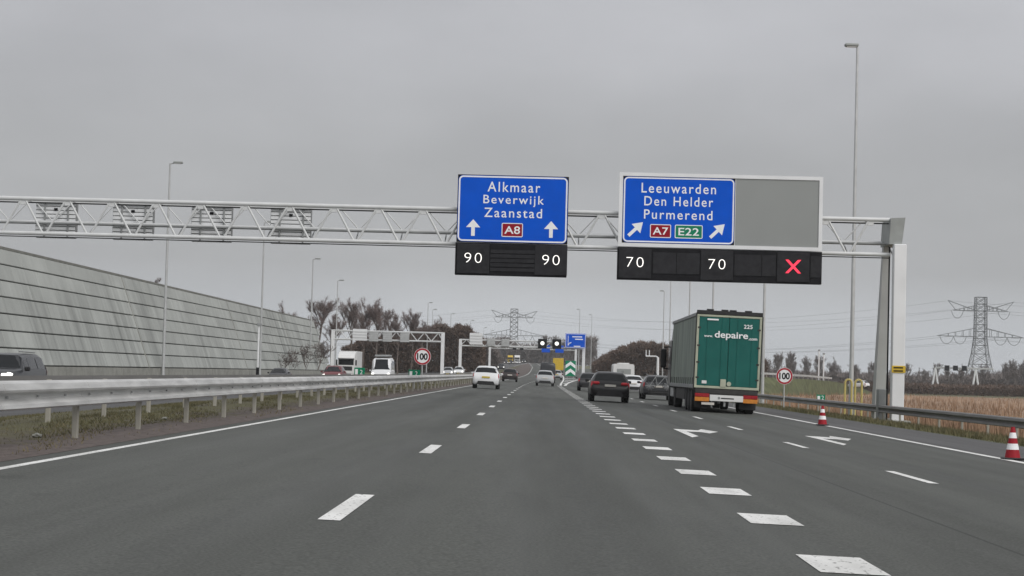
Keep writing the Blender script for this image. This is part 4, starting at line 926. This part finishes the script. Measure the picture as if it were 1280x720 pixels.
# rear frame and doors
b = MB(); b.bev(-HW - .012, HW + .012, -.05, .07, H1 - .06, H1 + .10, .02); b.build('roof_edge', M.black, tr)
for x in (-.77, -.2, .12, .72): b = MB(); b.bev(x - .14, x + .14, -.04, .06, H1 + .10, H1 + .155, .015); b.build('marker_lamp', M.black, tr)
for sd in (1, -1):
    b = MB(); b.bev(sd * (HW - .05) - .05, sd * (HW - .05) + .05, -.03, .06, H0 - .02, H1 - .14, .012); b.build('frame_post', M.cream, tr)
    b = MB(); b.bev(sd * (HW + .015) - .02, sd * (HW + .015) + .02, -.045, .05, H0 - .05, H1 - .05, .008); b.build('corner_post', M.black, tr)
    x0, x1 = (.008, HW - .105) if sd > 0 else (-HW + .105, -.008)
    b = MB(); b.bev(x0, x1, -.02, .05, H0 + .07, H1 - .16, .012); dr = b.build('rear_door', M.teal, tr)
    for x in ((x0 + x1) / 2 - .26, (x0 + x1) / 2 + .30):
        b = MB(); b.tube((x, -.028, H0 + .05), (x, -.028, H1 - .14), .008, n=6); b.build('locking_bar', M.teal, dr)
    for z in (1.35, 1.95, 2.6, 3.3):
        b = MB(); b.bev(sd * (HW - .11) - .06, sd * (HW - .11) + .06, -.042, -.032, z - .03, z + .03, .004); b.build('hinge', M.chassis, dr)
b = MB(); b.bev(-HW, HW, -.035, .055, H1 - .15, H1 - .065, .012); b.build('frame_header', M.cream, tr)
b = MB(); b.bev(-HW + .0, HW - .0, -.034, .055, H0 - .035, H0 + .062, .012); b.build('frame_sill', M.cream, tr)
k = 1 / 13.33 / 32.0                                         # photo zoom scale to metres
text('lettering', 'depaire', .09, 3.02, 1.30, .34, -.056, M.white, tr, 1.0, .018)
text('lettering', 'www.', -.80, 2.97, .34, .07, -.056, M.white, tr, 1.0, .02)
text('lettering', '.com', .93, 2.93, .34, .08, -.056, M.white, tr, 1.0, .02)
text('lettering', '225', .73, 3.41, .34, .16, -.056, M.white, tr, 1.05, .02)
b = MB(); b.box(-.87, -.43, -.058, -.054, 3.60, 3.66); b.build('text_line', M.white, tr)
b = MB(); b.bev(-.98, -.79, -.05, -.035, H0 + .14, H0 + .26, .005); b.build('sticker', M.sheet, tr)
b = MB(); b.bev(-.26, -.04, -.06, -.035, H0 + .04, H0 + .34, .01); b.build('document_box', M.cream, tr)
b = MB(); b.lathe([(.09, 0), (.09, .015)], 'y', (.08, -.06, H0 + .17), 16); b.build('limit_disc', M.cream, tr)
# lower rear
b = MB(); b.bev(-1.22, 1.22, -.02, .10, H0 - .24, H0 - .05, .02); b.build('rear_beam', M.chassis, tr)
b = MB(); b.bev(-1.22, 1.22, -.02, .12, .50, .74, .02); bm_ = b.build('bumper', M.chassis, tr)
for sd in (1, -1):
    x0, x1 = sorted((sd * .66, sd * 1.22))
    b = MB(); b.bev(x0, x1, -.06, -.025, .60, .74, .01); b.build('tail_lamp', M.tail if sd > 0 else M.tail, tr)
    b = MB(); b.bev(x0, x1, -.06, -.025, .43, .592, .01); b.build('reflector_panel', M.amber, tr)
    x0, x1 = sorted((sd * 1.0, sd * 1.2)); b = MB(); b.bev(x0, x1, -.075, -.062, .63, .71, .004); b.build('brake_lamp', M.redb, tr)
    b = MB(); x0, x1 = sorted((sd * .55, sd * 1.2)); b.bev(x0, x1, .3, .36, .18, .62, .01); b.build('mud_flap', M.black, tr)
    b = MB(); b.bev(sd * 1.2 - .03, sd * 1.2 + .03, 5.2, 10, .42, .92, .012); b.build('side_guard', M.chassis, tr)
    b = MB(); b.bev(sd * .5 - .08, sd * .5 + .08, -.0 + .1, 13, .78, H0 - .12, .02); b.build('chassis_beam', M.chassis, tr)
    for y in (1.6, 2.95, 4.3): wheel(tr, sd * 1.05, y, .50, .38)
    b = MB(); b.prism([(1.0, .62), (1.05, .95), (4.85, .95), (4.9, .62), (4.8, .62), (4.75, .88), (1.15, .88), (1.1, .62)], 'x', *sorted((sd * .85, sd * 1.25))); b.build('mudguard', M.black, tr)
    b = MB(); b.bev(sd * .7 - .06, sd * .7 + .06, 10.4, 10.55, .25, .9, .01); b.build('landing_leg', M.steeld, tr)
b = MB(); b.bev(-.64, .66, -.07, -.03, .46, .70, .01); pn = b.build('rear_board', M.sheet, tr)
b = MB(); b.lathe([(.05, 0), (.05, .008)], 'y', (-.28, -.08, .585), 12); b.build('emblem', M.steeld, pn)
b = MB(); b.box(-.20, .30, -.076, -.071, .555, .60); b.build('text_line', M.black, pn)
b = MB(); b.bev(-.95, -.45, -.01, .02, .30, .40, .006); b.build('number_plate', M.platew, tr)
for x in (-.05, .30): b = MB(); b.bev(x - .04, x + .04, -.0, .08, .26, .46, .01); b.build('coupling', M.steeld, tr)
# tractor
b = MB(); b.bev(-1.24, 1.24, 14.1, 16.1, .9, 3.1, .10); b.build('cab', DK, tr)
b = MB(); b.prism([(14.1, 3.1), (15.6, 3.1), (15.4, 3.35), (14.6, 3.8), (14.1, 3.85)], 'x', -1.15, 1.15); b.build('wind_deflector', DK, tr)
b = MB(); b.bev(-1.1, 1.1, 16.105, 16.12, 1.9, 2.8, .005); b.build('windscreen', M.glass, tr)
b = MB(); b.bev(-.5, .5, 10.2, 16, .62, .9, .03); b.build('tractor_chassis', M.chassis, tr)
for sd in (1, -1):
    for y in (11.4, 15.1): wheel(tr, sd * 1.03, y, .50, .34)
    b = MB(); b.bev(sd * 1.50 - .13, sd * 1.50 + .13, 15.55, 15.75, 1.75, 2.65, .05); mr_ = b.build('mirror', M.black, tr)
    b = MB(); b.path([(sd * 1.2, 15.7, 2.75), (sd * 1.5, 15.65, 2.72)], .03, 6); b.path([(sd * 1.2, 15.7, 1.70), (sd * 1.5, 15.65, 1.72)], .03, 6); b.build('mirror_arm', M.black, mr_)
    b = MB(); b.bev(sd * 1.245 - .004, sd * 1.245 + .004, 14.9, 15.8, 1.95, 2.75, .002); b.build('side_window', M.glass, tr)
    b = MB(); b.bev(sd * 1.12 - .1, sd * 1.12 + .1, 12.3, 14.0, .45, .95, .03); b.build('fuel_tank', M.steel, tr)

# ------------------------------------------------------------------ bare trees
def tree_meshes(seed, h_, spread, ntw=2600, trunk_frac=.35, m_t=None, m_c=None, tw=.034, name='crown', low=.45):
    rg = random.Random(seed); tb = MB(); lim = []
    def grow(p, d_, ln, r_, lvl):
        n = 3; pts = [p]
        for i in range(n):
            d_ = (d_ + Vector((rg.uniform(-.18, .18), rg.uniform(-.18, .18), rg.uniform(-.02, .16)))).normalized(); p = p + d_ * (ln / n); pts.append(p)
        for i in range(n):
            ra, rb = r_ * (1 - .5 * i / n), r_ * (1 - .5 * (i + 1) / n); tb.tube(pts[i], pts[i + 1], ra, rb, 6 if lvl == 0 else (4 if lvl < 2 else 3), cap=False)
        lim.append((pts, lvl))
        if lvl < 3:
            for k in range((rg.randint(6, 8), rg.randint(4, 5), rg.randint(3, 4))[lvl]):
                s_ = rg.uniform(low if lvl == 0 else .25, 1); i = min(n - 1, int(s_ * n)); q = pts[i].lerp(pts[i + 1], s_ * n - i)
                a = rg.uniform(0, 6.283); up = rg.uniform(.35, .9) if lvl == 0 else rg.uniform(-.1, .8)
                nd = (Vector((math.cos(a) * spread, math.sin(a) * spread, up)) + d_ * .35).normalized(); grow(q, nd, ln * (rg.uniform(.50, .62) * (1.15 - .5 * s_) if lvl == 0 else rg.uniform(.42, .6)), r_ * .40, lvl + 1)
    grow(Vector((0, 0, -.4)), Vector((rg.uniform(-.05, .05), rg.uniform(-.05, .05), 1)), h_ * .62, h_ * .013, 0)
    ends = [l for l in lim if l[1] >= 2]; T = []
    for i in range(ntw):
        pts, lv = rg.choice(ends); k = rg.randrange(3); p = pts[k].lerp(pts[k + 1], rg.random())
        d_ = (pts[k + 1] - pts[k]).normalized() + Vector((rg.gauss(0, .7), rg.gauss(0, .7), rg.gauss(.0, .6))); d_.normalize()
        q = p + d_ * h_ * rg.uniform(.02, .06); sd = d_.cross(Vector((rg.uniform(-1, 1), rg.uniform(-1, 1), rg.uniform(-1, 1)))).normalized() * tw * .5
        T.append((p - sd, p + sd, q))
    A = np.array([[tuple(v) for v in t_] for t_ in T]); f = h_ / A[..., 2].max(); tb.v = [tuple(Vector(v) * f) for v in tb.v]
    return tb.mesh('trunk', m_t or M.bark), tris(A * f, m_c or M.twig, name)
variants = [tree_meshes(s_, 14, sp, 8500, tw=.026) for s_, sp in ((1, .42), (2, .55), (3, .45), (4, .5), (9, .38))]
def tree(label, x, Y, h_, v, grp_, name='bare_tree', vs=None):
    tk, cw = (vs or variants)[v]; s_ = h_ / 14
    t = thing(name, label, 'tree', (x, Y, gz(x, Y)), random.uniform(0, 6.28), grp_); t.scale = (s_ * random.uniform(.9, 1.1),) * 2 + (s_,)
    obj('trunk', tk, t); obj('crown', cw, t); return t
TR = [(355, 300, 373, 'leftmost leafless tree above the end of the wall'), (375, 320, 392, 'low leafless tree second from the left above the wall end'), (393, 305, 366, 'round-crowned leafless tree directly above the wall end'), (412, 330, 388, 'thin leafless tree behind the mast at the gantry leg'),
      (437, 345, 369, 'broad leafless tree over the white sign back'), (452, 360, 374, 'slender leafless tree right of the white sign back'), (468, 345, 368, 'tallest dense leafless tree over the tree-side gantry'), (484, 365, 379, 'leafless tree right of the tallest dense one'),
      (497, 360, 388, 'thin leafless tree third from the right in the row'), (513, 375, 383, 'forked leafless tree second from the right in the row'), (549, 430, 392, 'isolated bare tree rising from the brown thicket'), (528, 395, 398, 'rightmost low leafless tree beside the tall masts')]
for i, (px, Y, top, l) in enumerate(TR):
    x = (px - 674) * Y / 2400; hz = 467 + (px - 674) * .0262; zt = EYE + (hz - top) * Y / 2400; tree(l, x, Y, zt - gz(x, Y), i % 5, 'leafless trees behind the tree-side gantry')
for px, Y, top in ((181, 215, 350), (278, 250, 373)):
    x = -33.6; hz = 467 + (px - 674) * .0262
    Y = (x) * 2400 / (px - 674); zt = EYE + (hz - top) * Y / 2400
    tree('small bare shrub peeping over the wall top, %s one' % ('nearer' if px < 200 else 'farther'), x, Y, max(1.2, zt - gz(x, Y) + .4), 1, 'shrubs above the wall', 'bare_shrub')
shv = [tree_meshes(s_, 5, .9, 1500, m_c=M.twigf, tw=.03) for s_ in (21, 22)]
for i, (x, Y, h_, l) in enumerate(((-28.6, 215, 3.2, 'nearest bare bush in front of the far wall end'), (-28.7, 226, 3.8, 'second bare bush in front of the far wall end'), (-28.9, 238, 4.6, 'third bare bush before the far wall end'), (-29.2, 250, 5.0, 'bare bush overgrowing the last wall panels'), (-29.8, 262, 5.4, 'bare bush at the very end of the wall'))):
    tk, cw = shv[i % 2]; t = thing('bare_bush', l, 'bush', (x, Y, gz(x, Y)), i * 1.3, 'bushes at the wall end'); t.scale = (h_ / 5,) * 3; obj('stem', tk, t); obj('crown', cw, t)

def thicket(name, pts, Y, depth, n, m, tw=.10, ln=1.8):
    """pts: (x, top height above ground) along the mass"""
    xs = [p[0] for p in pts]; hs = [p[1] for p in pts]; n = int(n * 1.5); T = np.empty((n, 3, 3), np.float32)
    ph = [random.uniform(0, 6.28) for _ in range(4)]
    for i in range(n):
        x = random.uniform(xs[0], xs[-1]); y = Y + random.random() * depth
        hmax = np.interp(x, xs, hs) * (1 + .05 * math.sin(x * 1.1 + ph[0] + y * .3) + .03 * math.sin(x * 2.6 + ph[1]))
        z = gz(x, y) + hmax * (1 - random.random() ** 1.3); l_ = ln * random.uniform(.5, 1.2)
        a = random.uniform(0, 6.28); e = random.uniform(0, 6.28); up = random.uniform(-.3, 1); ho = math.sqrt(max(0, 1 - up * up)); d_ = (math.cos(e) * ho, math.sin(e) * ho, up); q = tw * random.uniform(.5, 1.2)
        T[i] = ((x - q * math.cos(a), y - q * math.sin(a), z - .03), (x + q * math.cos(a), y + q * math.sin(a), z + .03), (x + d_[0] * l_, y + d_[1] * l_, z + d_[2] * l_))
    return tag(obj(name, tris(T, m, name)), kind='stuff')
fx = lambda px, Y: (px - 674) * Y / 2400
thicket('brown_thicket', [(fx(425, 420), 5), (fx(455, 420), 7.0), (fx(500, 420), 8.0), (fx(530, 420), 9.8), (fx(575, 420), 10), (fx(590, 420), 9), (fx(604, 420), 6.5)], 420, 14, 42000, M.twigd, .13, .9)
thicket('brown_thicket', [(fx(596, 520), 7), (fx(612, 520), 5.5), (fx(625, 520), 3)], 520, 12, 5000, M.twigf, .12)
thicket('brown_thicket', [(fx(742, 455), 2), (fx(758, 455), 4.4), (fx(775, 455), 6.0), (fx(800, 455), 7.8), (fx(835, 455), 7.6), (fx(870, 455), 7), (fx(960, 455), 6.5)], 455, 16, 46000, M.twigd, .13, .9)
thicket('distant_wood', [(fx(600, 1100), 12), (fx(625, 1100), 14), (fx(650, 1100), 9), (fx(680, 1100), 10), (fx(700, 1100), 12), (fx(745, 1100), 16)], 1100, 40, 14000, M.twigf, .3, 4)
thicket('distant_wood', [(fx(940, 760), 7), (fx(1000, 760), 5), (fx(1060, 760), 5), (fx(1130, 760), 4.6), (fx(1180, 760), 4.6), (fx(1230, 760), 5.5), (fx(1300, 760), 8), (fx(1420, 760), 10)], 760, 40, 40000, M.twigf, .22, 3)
thicket('brown_hedge', [(fx(1030, 520), 1.8), (fx(1060, 520), 2.3), (fx(1100, 520), 2.5), (fx(1200, 520), 2.4), (fx(1300, 520), 2.7), (fx(1420, 520), 2.7)], 520, 14, 26000, M.twigd, .11, 1.2)
thicket('distant_wood', [(-420, 12), (-300, 14), (-200, 12), (-110, 13)], 620, 30, 8000, M.twigf, .3, 4)
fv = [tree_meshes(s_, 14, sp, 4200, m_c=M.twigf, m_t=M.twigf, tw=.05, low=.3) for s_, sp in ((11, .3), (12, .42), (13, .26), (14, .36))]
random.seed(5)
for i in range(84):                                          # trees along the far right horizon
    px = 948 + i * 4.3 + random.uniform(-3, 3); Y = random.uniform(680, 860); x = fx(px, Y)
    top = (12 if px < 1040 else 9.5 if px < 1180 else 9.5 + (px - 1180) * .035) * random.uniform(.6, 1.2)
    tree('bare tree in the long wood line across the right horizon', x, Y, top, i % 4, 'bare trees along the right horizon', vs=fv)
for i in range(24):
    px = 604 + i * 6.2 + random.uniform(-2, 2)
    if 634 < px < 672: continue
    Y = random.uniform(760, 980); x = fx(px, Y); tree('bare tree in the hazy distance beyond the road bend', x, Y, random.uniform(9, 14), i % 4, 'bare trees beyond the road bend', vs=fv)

# ------------------------------------------------------------------ embankment of the side road, right
def ridge(Y): return None
V = []; F = []; cols = [(925, 300, 1.62), (975, 315, 1.5), (1010, 335, 1.4), (1040, 360, 1.15), (1062, 385, .5), (1080, 410, -.5), (1095, 430, -1.6)]
for px, Y, zt in cols:
    x = fx(px, Y)
    for dy, z in ((-16, -1.75), (-3, zt - .15), (-2.2, zt), (2.8, zt), (4, zt - .15), (16, -1.75)): V.append((x + dy * .25, Y + dy, z))
for j in range(len(cols) - 1):
    for i in range(5): a = j * 6 + i; F.append((a, a + 6, a + 7, a + 1))
me = bpy.data.meshes.new('embankment'); me.from_pydata(V, [], F); me.materials.append(M.turf); me.update(); tag(obj('embankment', me), kind='structure')
V = []; F = []
for px, Y, zt in cols:
    x = fx(px, Y); V += [(x - .4, Y - 1.8, zt + .02), (x + .4, Y + 2.4, zt + .02)]
F = [(2 * j, 2 * j + 2, 2 * j + 3, 2 * j + 1) for j in range(len(cols) - 1)]
me = bpy.data.meshes.new('side_road'); me.from_pydata(V, [], F); me.materials.append(M.asph2); me.update(); tag(obj('side_road', me), kind='structure')
t = thing('guardrail', 'pale thin guardrail along the top of the green embankment', 'guardrail', (0, 0, 0), 0, 'guardrails along the motorway')
for (p0, y0, z0), (p1, y1, z1) in zip(cols[:-4], cols[1:-3]):
    a, c = Vector((fx(p0, y0) - .5, y0 - 2, z0)), Vector((fx(p1, y1) - .5, y1 - 2, z1)); u = Vector((0, 0, .42)); h_ = Vector((0, 0, .75)); e = Vector((.05, .1, 0))
    b = MB(); b.add([a + u, c + u, c + h_, a + h_, a + u + e, c + u + e, c + h_ + e, a + h_ + e], [(0, 1, 2, 3), (7, 6, 5, 4), (0, 4, 5, 1), (1, 5, 6, 2), (2, 6, 7, 3), (3, 7, 4, 0)]); b.build('rail_section', M.steel, t)
    for k in range(6): p = a.lerp(c, k / 6) + e * 1.2; b = MB(); b.bev(p.x - .05, p.x + .05, p.y - .05, p.y + .05, p.z - .3, p.z + .6, .01); b.build('post', M.post, t)
for px, Y, h_, l in ((1022, 345, 5.5, 'left short pale pole on the embankment'), (1028, 352, 5.0, 'right short pale pole on the embankment')):
    x = fx(px, Y); t = thing('marker_pole', l, 'pole', (x, Y, 1.0), 0, 'poles on the embankment'); b = MB(); b.tube((0, 0, -.4), (0, 0, h_), .13, .1, 6); b.build('pole', M.legw, t); b = MB(); b.bev(-.2, .2, -.1, .1, h_, h_ + .3, .03); b.build('cap', M.steeld, t)
c_ = car('compact_car', 'tiny white car on the side road near the tallest lamp mast', HATCH, 4.1, fx(1070, 380), 376, W_, grp='cars on the side road', rz=.9); c_.location.z = -.02; c_.rotation_euler[1] = 0

# ------------------------------------------------------------------ far right gantry with A legs
t = thing('sign_gantry', 'distant A-legged gantry with three black signals left of the right pylon', 'gantry', (fx(1167, 660), 660, -1.7), 0, 'gantries over the motorway'); o = Vector(t.location)
x0, x1 = fx(1167, 660), fx(1217, 660)
for x in (x0, x1):
    for dx in (-1.3, 1.3): b = MB(); b.tube((x + dx, 660, -1.8), (x, 660, 6.8), .36, .30, 6); b.build('leg', M.legw, t, tuple(-o))
b = MB(); b.bev(x0, x1 + 6, 659.7, 660.4, 6.5, 7.1, .05); b.build('beam', M.steel, t, tuple(-o))
for i, px in enumerate((1181.5, 1192, 1203)):
    x = fx(px, 658); t = thing('lane_signal', 'tiny black signal on the distant A-legged gantry, %s of three' % ('left', 'middle', 'right')[i], 'lane signal', (x, 658, 5.9), 0, gr)
    b = MB(); b.bev(-.8, .8, 0, .5, 0, 1.6, .05); b.build('housing', M.dark, t); b = MB(); b.bev(-.86, .86, -.1, .55, 1.6, 1.72, .03); b.build('hood', M.dark, t)

# ------------------------------------------------------------------ pylons and wires
def pylon(label, x, Y, zb, H_, k=1.0, rz=0):
    t = thing('pylon', label, 'pylon', (x, Y, zb), rz, 'power line pylons'); leg = .33 * k; br = .18 * k
    zs = [0, 8, 15, 21, 26, 30, 34, 38, 42, 46, 50, H_]
    wd = lambda z: np.interp(z, [0, 21, 30, H_], [8.2, 4.2, 3.2, 2.9])
    for sx_, sy_ in ((1, 1), (1, -1), (-1, -1), (-1, 1)):
        b = MB()
        for a, c in zip(zs[:-1], zs[1:]): b.tube((sx_ * wd(a), sy_ * wd(a), a), (sx_ * wd(c), sy_ * wd(c), c), leg, n=4, cap=False)
        b.build('leg', M.pylon, t)
    b = MB()
    for a, c in zip(zs[:-1], zs[1:]):
        wa, wc = wd(a), wd(c)
        for ax in (0, 1):
            for s_ in (1, -1):
                P = (lambda u, w_, z: (u, s_ * w_, z)) if ax == 0 else (lambda u, w_, z: (s_ * w_, u, z))
                b.tube(P(-wa, wa, a), P(wc, wc, c), br, n=3, cap=False); b.tube(P(wa, wa, a), P(-wc, wc, c), br, n=3, cap=False); b.tube(P(-wc, wc, c), P(wc, wc, c), br, n=3, cap=False)
    b.build('lattice', M.pylon, t)
    def arm(z, half, up, drop):
        for s_ in (1, -1):
            b = MB()
            for y in (-1, 1):
                b.tube((s_ * 2.6, y * 2.6, z), (s_ * half, 0, z + drop), br * 1.5, n=4, cap=False); b.tube((s_ * 2.6, y * 2.6, z + up), (s_ * half, 0, z + drop), br * 1.2, n=4, cap=False)
                for q in np.linspace(.15, .9, 5): b.tube((s_ * (2.6 + (half - 2.6) * q), y * 2.6 * (1 - q), z + drop * q), (s_ * (2.6 + (half - 2.6) * q), y * 2.6 * (1 - q), z + up + (drop - up) * q), br, n=3, cap=False)
            b.build('cross_arm', M.pylon, t)
    arm(46, 16, 3.2, 0); arm(31, 25, 5.0, 0)
    for s_ in (1, -1):                                       # earth-wire horns
        b = MB(); b.tube((s_ * 2.8, 0, 46.2), (s_ * 19, 0, 51.6), br * 1.6, n=4, cap=False); b.tube((s_ * 14.5, 0, 46.2), (s_ * 19, 0, 51.6), br * 1.3, n=4, cap=False); b.tube((s_ * 9, 0, 46), (s_ * 10, 0, 48.6), br, n=3, cap=False); b.build('earth_wire_horn', M.pylon, t)
        for z, xs_ in ((46, (10, 17)), (31, (8, 15.5, 23.5))):   # strain loops under the arms
            for u, v in zip(xs_[:-1], xs_[1:]):
                b = MB(); b.path([(s_ * (u + (v - u) * q), 0, z - .2 - 4.4 * (1 - (2 * q - 1) ** 2) ** .7) for q in np.linspace(0, 1, 9)], br * 1.1, 4); b.build('jumper_loop', M.pylon, t)
    return t
pR = (fx(1222, 1120), 1120., -1.7); pL = (fx(641, 1600), 1600., 1.5)
pylon('large lattice pylon standing over the reed field at right', *pR, 54); pylon('fainter lattice pylon rising above the far end of the road', *pL, 53, 1.15)
pw = thing('power_line', 'sagging power line wires strung between the two lattice pylons', 'power line', pR)
def wire(a, c, sag, name='wire'):
    a, c = Vector(a), Vector(c); b = MB(); n = 16
    P = [a.lerp(c, i / n) - Vector((0, 0, sag * 4 * (i / n) * (1 - i / n))) for i in range(n + 1)]
    b.path([p - Vector(pR) for p in P], .06, 4); b.build(name, M.wire, pw)
for z, xs_ in ((46, (-16, 16)), (31, (-24, -15, 15, 24)), (51.5, (-19, 19))):
    for u in xs_:
        wire((pR[0] + u, pR[1], pR[2] + z), (pL[0] + u, pL[1], pL[2] + z), 11); wire((pR[0] + u, pR[1], pR[2] + z), (pR[0] + u + 420, 900, z + 1), 10)
        wire((pL[0] + u, pL[1], pL[2] + z), (pL[0] + u - 420, 1900, z + 2), 11)

# ------------------------------------------------------------------ hazy air
m = bpy.data.materials.new('thin haze'); m.use_nodes = True; t_ = m.node_tree; t_.nodes.clear()
o_ = t_.nodes.new('ShaderNodeOutputMaterial'); v_ = t_.nodes.new('ShaderNodeVolumePrincipled'); v_.inputs['Color'].default_value = (.93, .95, .97, 1)
v_.inputs['Density'].default_value = HAZE; t_.links.new(v_.outputs[0], o_.inputs['Volume'])
b = MB(); b.box(-2700, 2900, -120, 4300, -4, 66); tag(b.build('haze', m), kind='stuff')
